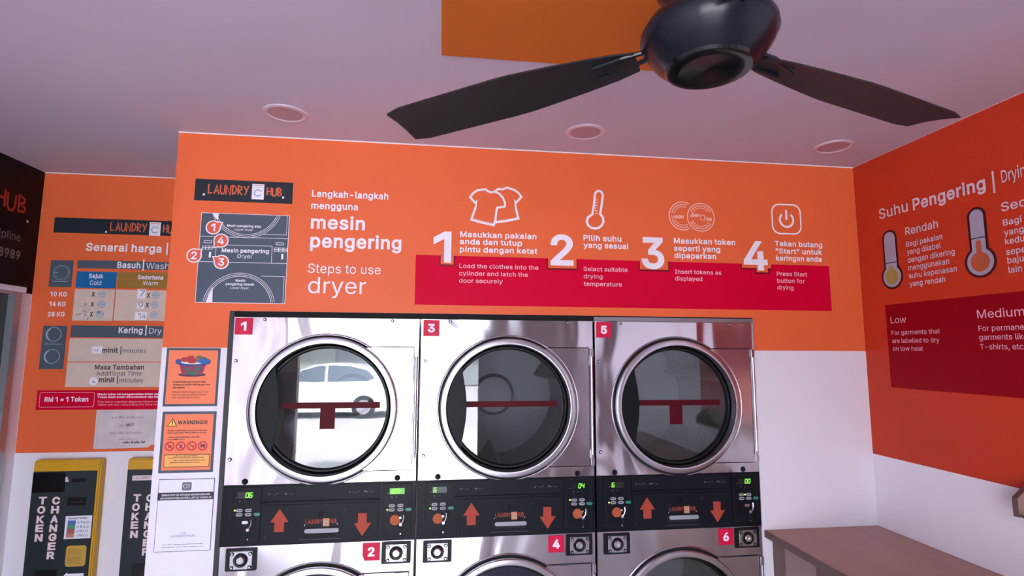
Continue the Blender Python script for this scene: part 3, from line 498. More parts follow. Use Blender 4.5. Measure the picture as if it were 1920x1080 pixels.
struct('gap_shade_strip', box(OPX0, OPX1, .004, .03, ZTOP_+.0015, OPZ), mat('gap_shade_black', (.008, .008, .009), .7, spec=.2), 'black strip standing in for the shade in the gap above the dryers')  # filler strip: the shade of the gap is put into its black colour
struct('trim_5', join(box(1.60, OPX1-.001, -.003, .004, ZTOP_+.002, OPZ-.010), box(1.60, OPX1-.001, -.006, .004, OPZ-.010, OPZ-.006), box(OPX1-.004, OPX1-.001, -.006, .004, ZU_TOP, OPZ-.006)), mat('galvanised_flange', (.30, .28, .31), .35, .7), 'grey metal flange above the right dryer')
# ================================================================== MAIN WALL GRAPHIC
c1 = lambda x, y: (x, y)
c4 = crop(3.7245, 290, 310); c5 = crop(4.0, 770, 330); c6 = crop(4.0, 1180, 330)
g = thing('wall_graphic', (1.2, 0, ZOR), 'orange dryer instruction graphic with four numbered steps above the dryers', 'wall graphic')
flat('vinyl_sheet', MAIN, [rect((XL, OPZ), (XR, ZC-.005)), rect((XL, ZOR), (OPX0-.005, OPZ)), rect((OPX1, ZOR), (XR, OPZ))], 1, ORANGE, g)
b0 = MAIN.px(779.5, 478); b1 = MAIN.px(1554, 498.5); b2 = MAIN.px(1559.5, 583.5); b3 = MAIN.px(777.5, 571)
zt_, zb_ = (b0[1]+b1[1])/2, (b2[1]+b3[1])/2
flat('red_band', MAIN, [rect(((b0[0]+b3[0])/2, zb_), ((b1[0]+b2[0])/2, zt_))], 2, CRIM, g, label='crimson band carrying the English steps')
def tabs(pad, zoff):
    T = []
    for x0, x1, yb, cc in ((225, 322, 662, c5), (1030, 1243, 690, c5), (78, 290, 700, c6), (843, 1062, 688, c6), (952, 1037, 722, c6)):
        a = MAIN.px(*cc(x0, yb)); b = MAIN.px(*cc(x1, yb)); T.append(rect((a[0]-pad, a[1]-zoff), (b[0]+pad, zt_+(.003 if pad == 0 else 0))))
    return T
for pad, zoff, nm, ly, mt_ in ((.006, .008, 'tab_outline', 3, CRIMD), (0, 0, 'number_tab', 4, ORANGE)):
    T = tabs(pad, zoff)
    for q in (T[0:1], T[1:2], T[2:3], T[3:5]): flat(nm, MAIN, q, ly, mt_, g)
for s, x0, yt, x1, yb, cc in (('1', 168, 425, 303, 640, c5), ('2', 1048, 450, 1220, 663, c5), ('3', 90, 470, 262, 688, c6), ('4', 858, 497, 1037, 700, c6)):
    lettering(MAIN, cc, [(s, x0, yb, x1, yb, yb-yt, .045)], 5, WPR, g, 'step_number', 'white number %s' % s)
lettering(MAIN, c4, [('Langkah-langkah', 1098, 218, 1632, 238, 43, .025), ('mengguna', 1093, 303, 1420, 312, 43, .025), ('mesin', 1090, 440, 1468, 450, 86, .035), ('pengering', 1086, 568, 1722, 588, 88, .035)], 3, WPR, g, 'heading')
lettering(MAIN, c4, [('Steps to use', 1070, 752, 1578, 760, 64, .0), ('dryer', 1070, 892, 1475, 900, 112, .0)], 3, WPR, g, 'heading')
lettering(MAIN, c5, [('Masukkan pakaian', 370, 458, 943, 472, 39, .03), ('anda dan tutup', 368, 512, 835, 522, 39, .03), ('pintu dengan ketat', 368, 570, 950, 582, 39, .03)], 3, WPR, g)
lettering(MAIN, c5, [('Pilih suhu', 1295, 485, 1580, 490, 39, .03), ('yang sesuai', 1295, 540, 1632, 545, 39, .03)], 3, WPR, g)
lettering(MAIN, c6, [('Masukkan token', 333, 507, 793, 515, 38, .03), ('seperti yang', 333, 562, 680, 568, 38, .03), ('dipaparkan', 336, 616, 650, 620, 38, .03)], 3, WPR, g)
lettering(MAIN, c6, [('Tekan butang', 1090, 527, 1446, 533, 36, .03), ('“Start” untuk', 1095, 582, 1446, 588, 36, .03), ('keringan anda', 1100, 635, 1440, 641, 36, .03)], 3, WPR, g)
lettering(MAIN, c5, [('Load the clothes into the', 365, 690, 957, 703, 31, .01), ('cylinder and latch the', 363, 745, 878, 756, 31, .01), ('door securely', 363, 800, 690, 806, 31, .01)], 5, PINKP, g)
lettering(MAIN, c5, [('Select suitable', 1295, 713, 1625, 719, 31, .01), ('drying', 1297, 768, 1437, 770, 31, .01), ('temperature', 1297, 825, 1583, 828, 31, .01)], 5, PINKP, g)
lettering(MAIN, c6, [('Insert tokens as', 340, 735, 687, 739, 31, .01), ('displayed', 340, 785, 545, 787, 31, .01)], 5, PINKP, g)
lettering(MAIN, c6, [('Press Start', 1103, 750, 1330, 753, 31, .01), ('button for', 1106, 801, 1312, 804, 31, .01), ('drying', 1108, 851, 1227, 853, 31, .01)], 5, PINKP, g)
def tr(pl, c, pts): return [pl.px(*c(x, y)) for x, y in pts]
S = .0022
sh = stroke(tr(MAIN, c5, [(562, 100), (500, 108), (468, 130), (445, 160), (488, 205), (495, 192), (485, 240), (455, 328), (540, 352), (623, 370), (636, 330), (640, 280), (648, 240), (705, 230), (708, 205), (690, 162), (662, 132), (630, 118), (605, 124), (580, 116)]), .0100, True)
sh += stroke(tr(MAIN, c5, [(630, 118), (655, 98), (690, 101), (722, 88), (775, 105), (805, 125), (830, 157), (790, 202), (782, 190), (790, 250), (808, 320), (720, 338), (640, 348), (636, 330)]), .0100)
for k in range(12): sh += stroke(tr(MAIN, c5, [(475+k*12, 322+k*3), (481+k*12, 323.5+k*3)]), .003)
for k in range(12): sh += stroke(tr(MAIN, c5, [(655+k*12, 335-k*2), (661+k*12, 334-k*2)]), .003)
flat('shirt_icon', MAIN, sh, 3, WPR, g)
th = stroke(tr(MAIN, c5, [(1362, 288), (1372, 230), (1380, 145), (1386, 125), (1402, 113), (1420, 114), (1434, 125), (1440, 148), (1430, 230), (1420, 285), (1440, 310), (1445, 340), (1434, 370), (1412, 388), (1385, 395), (1355, 390), (1330, 370), (1320, 340), (1328, 312)]), .011, True)
for k in range(6): th += stroke(tr(MAIN, c5, [(1382-k, 282-k*20), (1401, 280-k*20)]), .004)
flat('thermometer_icon', MAIN, th, 3, WPR, g)
k6 = MAIN.px(*c6(1000, 300)); sc = (MAIN.px(*c6(1100, 300))[0]-k6[0])/100          # metres per crop unit
to = []
for cx, cy, a0, a1 in ((400, 300, 62, 298), (535, 310, 0, 360)):
    q = MAIN.px(*c6(cx, cy)); R_ = 97*sc
    to += stroke(arc(q[0], q[1], R_, a0, a1), 6.5*sc, a1 == 360); to += stroke(arc(q[0], q[1], 64*sc, 40 if a1 == 360 else 70, 165), 4*sc); to += stroke(arc(q[0], q[1], 64*sc, 200, 330 if a1 == 360 else 300), 4*sc)
q1 = MAIN.px(*c6(535, 310)); q0 = MAIN.px(*c6(400, 300))
for q, a0, a1 in ((q0, 70, 165), (q1, 30, 155), (q0, 200, 292), (q1, 205, 330)):
    a = a0
    while a < a1: to += stroke(arc(q[0], q[1], 80*sc, a, a+6, 2), 9*sc); a += 9
to += hand('LAUNDRY', q1[0]-78*sc, q1[1]+2*sc, q1[0]-8*sc, q1[1]+20*sc, 4*sc)+hand('HUB', q1[0]+38*sc, q1[1]-22*sc, q1[0]+78*sc, q1[1]-2*sc, 4*sc)+stroke(rect((q1[0]-2*sc, q1[1]-18*sc), (q1[0]+26*sc, q1[1]+14*sc)), 4*sc, True)
to += hand('LAUNDRY', q0[0]-78*sc, q0[1]-18*sc, q0[0]+8*sc, q0[1]+4*sc, 4*sc)
flat('token_icon', MAIN, to, 3, mat('pale_token_print', (.86, .55, .48), .5), g)
a = MAIN.px(*c6(1075, 430)); b = MAIN.px(*c6(1276, 220)); q = MAIN.px(*c6(1177, 330))
flat('power_icon', MAIN, stroke(rrect(a[0], a[1], b[0], b[1], 55*sc), 10*sc, True)+stroke(arc(q[0], q[1], 50*sc, 130, 410), 15*sc)+[rect((q[0]-8*sc, q[1]), (q[0]+8*sc, q[1]+70*sc))], 3, WPR, g)
# logo plate and dryer diagram printed on the sheet
pt = flat('logo_plate', MAIN, [rect(MAIN.px(367, 335), MAIN.px(548, 382.5))], 2, PLATE, g)
pb = lambda pl, c, x0, y0, x1, y1: (lambda a, b: (a[0], a[1], b[0], b[1]))(pl.px(*c(x0, y0)), pl.px(*c(x1, y1)))
logo(MAIN, pt, pb(MAIN, c4, 375, 197, 658, 146), pb(MAIN, c4, 677, 237, 768, 134), pb(MAIN, c4, 785, 212, 890, 162), 3, [MAIN.px(*c4(345, 204)), MAIN.px(*c4(898, 226))], .0060)
cD = crop(5.683, 370, 390)
dg_ = flat('dryer_diagram', MAIN, [rect(MAIN.px(*cD(45, 48)), MAIN.px(*cD(935, 1022)))], 2, WPR, g, label='slate diagram of two stacked dryers')
u_0, vT = MAIN.px(*cD(45, 48)); u_1, vB = MAIN.px(*cD(935, 1022)); e = .0022
flat('diagram_ground', MAIN, [rect((u_0+e, vT-e), (u_1-e, vB+e))], 3, SLATE, dg_)
uu = lambda x: u_0+(u_1-u_0)*x/890; vv = lambda y: vT+(vB-vT)*y/965; ku = (u_1-u_0)/890
ln = []
def clip(pts, lo, hi): return [q for q in pts if lo <= q[1] <= hi]
for r in (356, 338, 322):
    ln += stroke(clip(arc(uu(455), vv(-100), r*ku, 180, 360, 60), vB+e, vT-e), 4.5*ku)
    ln += stroke(clip(arc(uu(430), vv(1005), r*ku, 0, 180, 60), vB+e, vT-e), 4.5*ku)
ln += stroke([(uu(0), vv(258)), (uu(890), vv(258))], 5*ku)+stroke([(uu(0), vv(530)), (uu(890), vv(530))], 5*ku)+stroke([(uu(635), vv(218)), (uu(868), vv(218)), (uu(868), vv(0))], 4.5*ku)+stroke([(uu(635), vv(672)), (uu(868), vv(672)), (uu(868), vv(965))], 4.5*ku)
ln += stroke([(uu(170), vv(530)), (uu(170), vv(345)), (uu(730), vv(345)), (uu(730), vv(530))], 4.5*ku)
for x, wdd in ((48, 75), (768, 75)): ln += stroke(rect((uu(x), vv(305)), (uu(x+wdd), vv(328))), 5*ku, True)
for k in range(3):
    for j in range(2): ln += stroke(rect((uu(35+k*34), vv(362+j*19)), (uu(66+k*34), vv(378+j*19))), 4*ku, True)+stroke(rect((uu(752+k*46), vv(362+j*22)), (uu(794+k*46), vv(380+j*22))), 5*ku, True)
ln += [rect((uu(105), vv(425)), (uu(125), vv(485))), rect((uu(828), vv(425)), (uu(848), vv(485)))]
ln += [[(uu(112), vT-e), (uu(175), vT-e), (uu(170), vv(75)), (uu(145), vv(60))], [(uu(108), vB+e), (uu(170), vB+e), (uu(165), vv(800)), (uu(130), vv(870))]]
flat('diagram_lines', MAIN, ln, 4, WPR, dg_)
def dtx(s, x0, y, x1, cap, bo): return put(MAIN, s, uu(x0), vv(y), uu(x1), cap*ku, bo, STEP*4)
for q in (dtx('Mesin pengering atas', 265, 145, 605, 24, .03), dtx('Upper dryer', 340, 185, 525, 24, 0), dtx('Mesin pengering', 228, 422, 700, 40, .03), dtx('Dryer', 388, 482, 538, 40, 0), dtx('Mesin', 385, 735, 480, 24, .03), dtx('pengering bawah', 290, 775, 570, 24, .03), dtx('Lower dryer', 335, 815, 520, 24, 0)): build('diagram_text', q, WPR, dg_)
for s, x, y, tx in (('1', 130, 160, (228, 98)), ('4', 215, 300, (140, 385)), ('2', -38, 468, (38, 392)), ('3', 232, 530, (138, 472))):
    cx, cy = uu(x), vv(y); R_ = 76*ku; tp = (uu(tx[0]), vv(tx[1])); dv = Vector((tp[0]-cx, tp[1]-cy)).normalized(); pe = Vector((-dv.y, dv.x))
    tail = lambda r, k: [(cx+pe.x*r*.5+dv.x*r*.8, cy+pe.y*r*.5+dv.y*r*.8), (cx+(tp[0]-cx)*k, cy+(tp[1]-cy)*k), (cx-pe.x*r*.5+dv.x*r*.8, cy-pe.y*r*.5+dv.y*r*.8)]
    bb_ = flat('number_bubble', MAIN, [disc(cx, cy, R_), tail(R_, 1)], 5, WPR, g, label='speech bubble numbered %s' % s)
    flat('bubble_fill', MAIN, [disc(cx, cy, R_*.84), tail(R_*.8, .86)], 6, mat('bubble_orange', (.70, .10, .05), .4), bb_)
    V_, F_ = glyphs(s, .04); wch = max(v[0] for v in V_)-min(v[0] for v in V_); cap = R_*1.0
    build('bubble_number', put(MAIN, s, cx-wch*cap/CAPH/2, cy-cap/2, None, cap, .04, STEP*7.5), WPR, bb_)

# posters on the left pier
def poster(name, A_, B_, label, cat, frame, fillm, fw=.0045, th=.0015):
    a = MAIN.px(*A_); b = MAIN.px(*B_); t = thing(name, ((a[0]+b[0])/2, 0, b[1]), label, cat)
    build('poster_border', box(a[0], b[0], -th, -.0001, b[1], a[1]), frame, t)
    flat('poster_sheet', MAIN, [rect((a[0]+fw, a[1]-fw), (b[0]-fw, b[1]+fw))], 3, fillm, t); return t, a, b
cB = crop(8.31, 300, 640)
t, a, b = poster('basket_poster', (313.5, 652.4), (407, 761.4), 'orange poster with a laundry basket picture, upper of the framed posters', 'poster', SLATE, POSTERO, .0095)
w_, h_ = b[0]-a[0], a[1]-b[1]
X = lambda f: a[0]+w_*f; Y = lambda f: a[1]-h_*f
flat('basket_shadow', MAIN, [disc(X(.5), Y(.46), w_*.26, h_*.035)], 4, mat('basket_shadow_print', (.12, .06, .08), .5), t)
flat('basket_picture', MAIN, [[(X(.25), Y(.27)), (X(.75), Y(.27)), (X(.69), Y(.455)), (X(.31), Y(.455))]], 5, mat('basket_maroon', (.25, .03, .08), .5), t)
flat('basket_picture', MAIN, [disc(X(.5), Y(.43), w_*.09, h_*.03), disc(X(.42), Y(.36), w_*.03), disc(X(.6), Y(.36), w_*.04)], 6, mat('basket_green', (.01, .18, .09), .5), t)
flat('basket_picture', MAIN, [disc(X(.5), Y(.26), w_*.29, h_*.055), disc(X(.23), Y(.235), w_*.05), disc(X(.78), Y(.235), w_*.05)], 6, mat('basket_blue', (.01, .06, .25), .5), t)
flat('basket_picture', MAIN, [disc(X(.5), Y(.245), w_*.22, h_*.035)], 7, mat('basket_cream', (.75, .65, .5), .5), t)
flat('basket_picture', MAIN, [disc(X(.36), Y(.20), w_*.09, h_*.04), disc(X(.46), Y(.165), w_*.07, h_*.035), disc(X(.49), Y(.22), w_*.10, h_*.045)], 8, mat('basket_red', (.42, .02, .03), .5), t)
flat('basket_picture', MAIN, [disc(X(.62), Y(.16), w_*.06, h_*.03), disc(X(.70), Y(.18), w_*.06, h_*.025)], 8, mat('basket_olive', (.10, .12, .08), .5), t)
flat('basket_picture', MAIN, [disc(X(.70), Y(.225), w_*.12, h_*.04)], 9, mat('basket_bright_blue', (.01, .12, .42), .5), t)
lettering(MAIN, cB, [('Unattended garment in the', 203, 645, 712, 640, 26, .03), ('washer or dryer will be put into', 203, 690, 782, 682, 26, .03), ('the basket', 200, 733, 390, 731, 26, .03)], 4, INK, t)
lettering(MAIN, cB, [('Pakaian dalam mesin basuh atau', 190, 800, 765, 797, 24, 0), ('mesin pengering selepas dibasuh', 188, 845, 730, 838, 24, 0), ('akan diletak dalam bakul', 185, 889, 625, 884, 24, 0)], 4, INK, t)
cW = crop(8.304, 295, 765)
t, a, b = poster('warning_poster', (305.5, 772), (399, 885), 'orange warning poster with yellow triangle and four prohibition signs', 'poster', SLATE, POSTERO, .0105)
w_, h_ = b[0]-a[0], a[1]-b[1]
X = lambda f: a[0]+w_*f; Y = lambda f: a[1]-h_*f
flat('warning_triangle', MAIN, [[(X(.10), Y(.24)), (X(.285), Y(.24)), (X(.20), Y(.11))]], 4, INK, t)
flat('warning_triangle', MAIN, [[(X(.12), Y(.23)), (X(.265), Y(.23)), (X(.20), Y(.13))]], 5, mat('warning_yellow', (.85, .6, .06), .4), t)
flat('exclamation_mark', MAIN, [rect((X(.188), Y(.20)), (X(.206), Y(.155))), rect((X(.188), Y(.222)), (X(.206), Y(.208)))], 6, INK, t)
lettering(MAIN, cW, [('WARNING!!!', 322, 253, 782, 245, 55, .04)], 4, INK, t, 'heading')
wordbars(MAIN, cW, [(168, 362, 785, 352, 20), (165, 398, 770, 384, 20), (165, 465, 675, 456, 20), (163, 498, 450, 494, 20)], 4, INK, t, seed=3)
for i, fx in enumerate((.17, .37, .575, .775)):
    pm = flat('prohibition_sign', MAIN, circ(X(fx+.01), Y(.565), w_*.078, w_*.022)+stroke([(X(fx+.01)-w_*.05, Y(.565)+w_*.05), (X(fx+.01)+w_*.05, Y(.565)-w_*.05)], w_*.018), 5, mat('sign_red', (.55, .02, .03), .5), t)
    flat('sign_symbol', MAIN, [[disc(X(fx+.01), Y(.57), w_*.035, w_*.025, 10)], [rect((X(fx-.01), Y(.60)), (X(fx+.035), Y(.54)))], [[(X(fx-.04), Y(.57)), (X(fx+.05), Y(.555)), (X(fx+.05), Y(.575))]], [rect((X(fx-.03), Y(.59)), (X(fx+.05), Y(.54)))]][i], 4, mat('symbol_ink%d' % i, [(.35, .02, .05), (.08, .05, .3), (.03, .02, .02), (.05, .02, .05)][i], .5), pm)
flat('notice_box', MAIN, [rect((X(.09), Y(.70)), (X(.93), Y(.91)))], 4, INK, t)
flat('notice_fill', MAIN, [rect((X(.10), Y(.71)), (X(.92), Y(.90)))], 5, mat('pale_orange_print', (.88, .42, .13), .45), t)
wordbars(MAIN, cW, [(275, 758, 640, 742, 16), (170, 782, 735, 768, 16), (262, 825, 740, 806, 17), (205, 856, 665, 846, 16)], 6, INK, t, seed=5)
cQ = crop(4.906, 280, 860)
t, a, b = poster('checkin_poster', (298.5, 899), (394.5, 1031.5), 'white printed check-in sheet with a black header bar, lowest of the three posters', 'poster', INK, PAPER, .0022, .001)
w_, h_ = b[0]-a[0], a[1]-b[1]
X = lambda f: a[0]+w_*f; Y = lambda f: a[1]-h_*f
flat('app_icon', MAIN, [rrect(X(.42), Y(.16), X(.59), Y(.045), .006)], 4, mat('icon_grey', (.12, .12, .15), .4), t)
flat('icon_drawing', MAIN, circ(X(.48), Y(.10), w_*.035, w_*.02)+stroke([(X(.52), Y(.07)), (X(.56), Y(.08)), (X(.54), Y(.13))], w_*.02), 5, mat('icon_pale_grey', (.35, .35, .4), .4), t)
flat('header_bar', MAIN, [rect((X(0), Y(.292)), (X(1), Y(.185)))], 4, INK, t)
hb = lambda s, x0, y, x1, cap, bo: put(MAIN, s, X(x0), Y(y), X(x1), cap*h_, bo, STEP*5)
build('header_text', join(hb('IMBAS KOD QR DENGAN MENGGUNAKAN', .07, .232, .93, .026, .01), hb('APLIKASI MYSEJAHTERA UNTUK CHECK IN', .05, .276, .96, .026, .01)), WPR, t)
build('lettering', join(hb('LAUNDRYHUB', .27, .80, .71, .028, 0), hb('Lokasi', .45, .755, .55, .016, 0)), mat('grey_ink', (.2, .2, .25), .5), t)
a2 = (0, 0)
rb = []
for r_, yy in ((0, .905), (1, .94)):
    x = .15
    while x < .86: wd_ = random.uniform(.02, .08); rb.append(rect((X(x), Y(yy)), (X(min(x+wd_, .87)), Y(yy-.008)))); x += wd_+.012
flat('small_print', MAIN, rb, 4, mat('grey_ink', (0, 0, 0)), t)

# ================================================================== ALCOVE
cA = crop(3.2735, 0, 270); cK = crop(4.0, 0, 590); cM = crop(4.5, 0, 840)
zo = (ALC.px(30, 852)[1]+ALC.px(290, 843)[1])/2
g = thing('price_graphic', (-.8, D, zo), 'orange wash and dry price list graphic at the back of the alcove', 'wall graphic')
flat('vinyl_sheet', ALC, [rect((XAL+.002, zo), (XL-.002, ZC-.005))], 1, ORANGE, g)
UR = XL-.004
def cr_(u): return min(u, UR)
def R2(c, x0, y0, x1, y1): a = ALC.px(*c(x0, y0)); b = ALC.px(*c(x1, y1)); return rect(a, (cr_(b[0]), b[1]))
pt = flat('logo_plate', ALC, [R2(cA, 338, 450, 1300, 572)], 2, PLATE, g)
logo(ALC, pt, pb(ALC, cA, 678, 533, 903, 490), pb(ALC, cA, 915, 562, 990, 482), pb(ALC, cA, 1003, 545, 1090, 500), 3, [ALC.px(*cA(652, 540))], .0062)
lettering(ALC, cA, [('Senarai harga |', 527, 655, 1030, 665, 45, .03)], 2, WPR, g, 'heading')
flat('washer_picture', ALC, [R2(cA, 315, 712, 438, 879)], 2, SLATE, g)
q = ALC.px(*cA(380, 790)); sa = (ALC.px(*cA(480, 790))[0]-q[0])/100
flat('picture_lines', ALC, circ(q[0], q[1], 50*sa, 3*sa)+circ(q[0], q[1], 40*sa, 1.5*sa)+stroke([(q[0]-48*sa, q[1]), (q[0]-22*sa, q[1])], 5*sa)+stroke([(q[0]-55*sa, q[1]-60*sa), (q[0]+42*sa, q[1]-60*sa)], 5*sa), 3, LBLUE, g)
flat('table_header', ALC, [R2(cA, 480, 712, 1300, 780)], 2, SLATE, g)
lettering(ALC, cA, [('Basuh', 720, 760, 862, 763, 36, .03), ('|', 876, 764, 884, 764, 40, .02)], 3, WPR, g); lettering(ALC, cA, [('Wash', 897, 766, 1038, 768, 36, 0)], 3, WPR, g)
flat('cold_cell', ALC, [R2(cA, 474, 781, 711, 887)], 2, BLUEC, g, label='blue price column head'); flat('warm_cell', ALC, [R2(cA, 727, 784, 1300, 893)], 2, OCHRE, g, label='ochre price column head')
lettering(ALC, cA, [('Sejuk', 547, 822, 635, 824, 26, .03), ('Cold', 552, 864, 622, 866, 26, 0), ('Sederhana', 848, 830, 1003, 832, 24, .03), ('Warm', 877, 866, 970, 868, 26, 0)], 3, WPR, g)
flat('price_column', ALC, [R2(cA, 462, 890, 690, 1086)], 2, BEIGE, g); flat('price_column', ALC, [R2(cA, 714, 894, 1300, 1090)], 2, BEIGE, g)
lettering(ALC, cA, [('10 KG', 308, 933, 410, 936, 26, .02), ('14 KG', 302, 993, 403, 996, 26, .02), ('28 KG', 293, 1056, 397, 1059, 26, .02)], 2, WPR, g)
lettering(ALC, cA, [('x', 562, 936, 584, 936, 34, .03), ('x', 556, 997, 578, 997, 34, .03), ('x', 551, 1058, 572, 1058, 34, .03), ('x', 900, 942, 921, 942, 34, .03), ('x', 893, 1002, 915, 1002, 34, .03)], 3, INK, g)
for q in (R2(cA, 846, 890, 893, 950), R2(cA, 845, 975, 885, 1012), R2(cA, 830, 1030, 900, 1080)): flat('price_sticker', ALC, [q], 3, WPR, g)
lettering(ALC, cA, [('7', 858, 935, 890, 935, 40, 0), ('9', 848, 1008, 880, 1008, 36, 0), ('14', 848, 1072, 895, 1072, 34, 0)], 4, mat('grey_marker', (.25, .23, .25), .5), g)
for x, y in ((628, 922), (623, 984), (615, 1045), (958, 928), (952, 987), (948, 1048)):
    q = ALC.px(*cA(x, y)); coin = circ(q[0], q[1], 22*sa, 5*sa)+[rect((q[0]-18*sa, q[1]-5*sa), (q[0]+18*sa, q[1]+6*sa)), rect((q[0]-10*sa, q[1]-15*sa), (q[0]+10*sa, q[1]-10*sa)), rect((q[0]-10*sa, q[1]+10*sa), (q[0]+10*sa, q[1]+15*sa))]; flat('coin_icon', ALC, coin, 3, LBLUE, g)
rn = random.Random(4); sm = []
for k in range(60):
    q = ALC.px(*cA(rn.gauss(515, 26), min(1082, rn.triangular(960, 1085, 1060)))); r_ = rn.uniform(3, 9)*sa; sm.append(arc(q[0], q[1], r_, 0, 360, 7, r_*rn.uniform(.4, 1)))
flat('worn_residue', ALC, sm[:34], 3, mat('glue_grey', (.30, .27, .25), .8), g); flat('worn_residue', ALC, sm[34:], 3.4, OLDPAPER, g)
flat('dryer_picture', ALC, [R2(cK, 326, 82, 474, 408)], 2, SLATE, g)
pl_ = []
for x, y in ((404, 147), (390, 313)):
    q = ALC.px(*cK(x, y)); k = sa*3.2735/4; pl_ += circ(q[0], q[1], 56*k, 5*k); pl_ += stroke(arc(q[0], q[1], 50*k, 120, 240), 9*k)
q = ALC.px(*cK(332, 220)); q2 = ALC.px(*cK(468, 224)); pl_ += stroke([q, (q2[0], q[1])], 4*k)
flat('picture_lines', ALC, pl_, 3, LBLUE, g)
flat('table_header', ALC, [R2(cK, 537, 80, 1500, 175)], 2, SLATE, g)
lettering(ALC, cK, [('Kering', 890, 137, 1070, 139, 42, .03), ('|', 1090, 140, 1099, 140, 46, .02)], 3, WPR, g); lettering(ALC, cK, [('Dry', 1118, 141, 1212, 143, 42, 0)], 3, WPR, g)
flat('price_row', ALC, [R2(cK, 524, 177, 1500, 353)], 2, BEIGE, g); flat('price_row', ALC, [R2(cK, 506, 358, 1500, 540)], 2, BEIGE, g)
lettering(ALC, cK, [('minit |', 768, 284, 910, 286, 36, .03), ('Masa Tambahan', 712, 409, 1080, 411, 33, .03), ('minit |', 742, 505, 885, 507, 36, .03)], 3, INK, g)
lettering(ALC, cK, [('minutes', 922, 286, 1097, 288, 33, 0), ('Additional Time', 723, 456, 1060, 458, 33, 0), ('minutes', 897, 507, 1073, 509, 33, 0)], 3, INK, g)
q = ALC.px(*cK(703, 500)); flat('price_sticker', ALC, [R2(cK, 695, 238, 765, 292), disc(q[0], q[1], 32*k, n=16)], 3, WPR, g)
lettering(ALC, cK, [('45', 712, 276, 742, 276, 20, 0), ('4', 690, 514, 716, 514, 28, 0)], 4, mat('blue_marker', (.1, .1, .4), .5), g)
flat('token_strip', ALC, [R2(cK, 283, 567, 1500, 705)], 2, CRIM, g)
a = ALC.px(*cK(293, 694)); b = ALC.px(*cK(713, 583)); flat('strip_outline', ALC, stroke(rrect(a[0], a[1], b[0], b[1], .008), .0022, True), 3, PINKP, g)
lettering(ALC, cK, [('RM 1 = 1 Token', 335, 652, 663, 650, 33, .03)], 3, WPR, g)
lettering(ALC, cK, [('Mesin token ini mengeluarkan token saha', 733, 603, 1210, 602, 14, .03), ('Token tidak boleh dikembalikan dan tidak', 733, 625, 1215, 622, 14, .03)], 3, WPR, g)
lettering(ALC, cK, [('This token machine dispense tokens only.', 733, 660, 1210, 658, 14, 0), ('Token are non-refundable and have no ca', 731, 681, 1210, 679, 14, 0)], 3, PINKP, g)
# taped old notice
a = ALC.px(*cK(728, 715)); b = ALC.px(*cK(1160, 1000))
t = thing('paper_notice', ((a[0]+b[0])/2, D, b[1]), 'faded white paper notice with a torn corner under the red token strip', 'notice')
flat('paper_sheet', ALC, [[(a[0], b[1]), (b[0]-.035, b[1]+.004), (b[0]-.015, b[1]+.018), (b[0], b[1]+.018), (b[0], a[1]), (a[0], a[1])]], 4, OLDPAPER, t)
flat('border_line', ALC, stroke([(a[0]+.012, b[1]+.012), (a[0]+.012, a[1]-.010), (b[0]-.008, a[1]-.010), (b[0]-.008, b[1]+.03)], .0012), 5, FADEINK, t)
lettering(ALC, cK, [('NOT', 948, 836, 1008, 835, 19, .03)], 5, INK, t); wordbars(ALC, cK, [(840, 778, 1080, 776, 20), (898, 836, 936, 836, 16), (820, 896, 1072, 893, 20), (895, 938, 1035, 936, 12)], 5, FADEINK, t, seed=8)
wordbars(ALC, cK, [(925, 965, 1090, 962, 18)], 5, INK, t, seed=9)

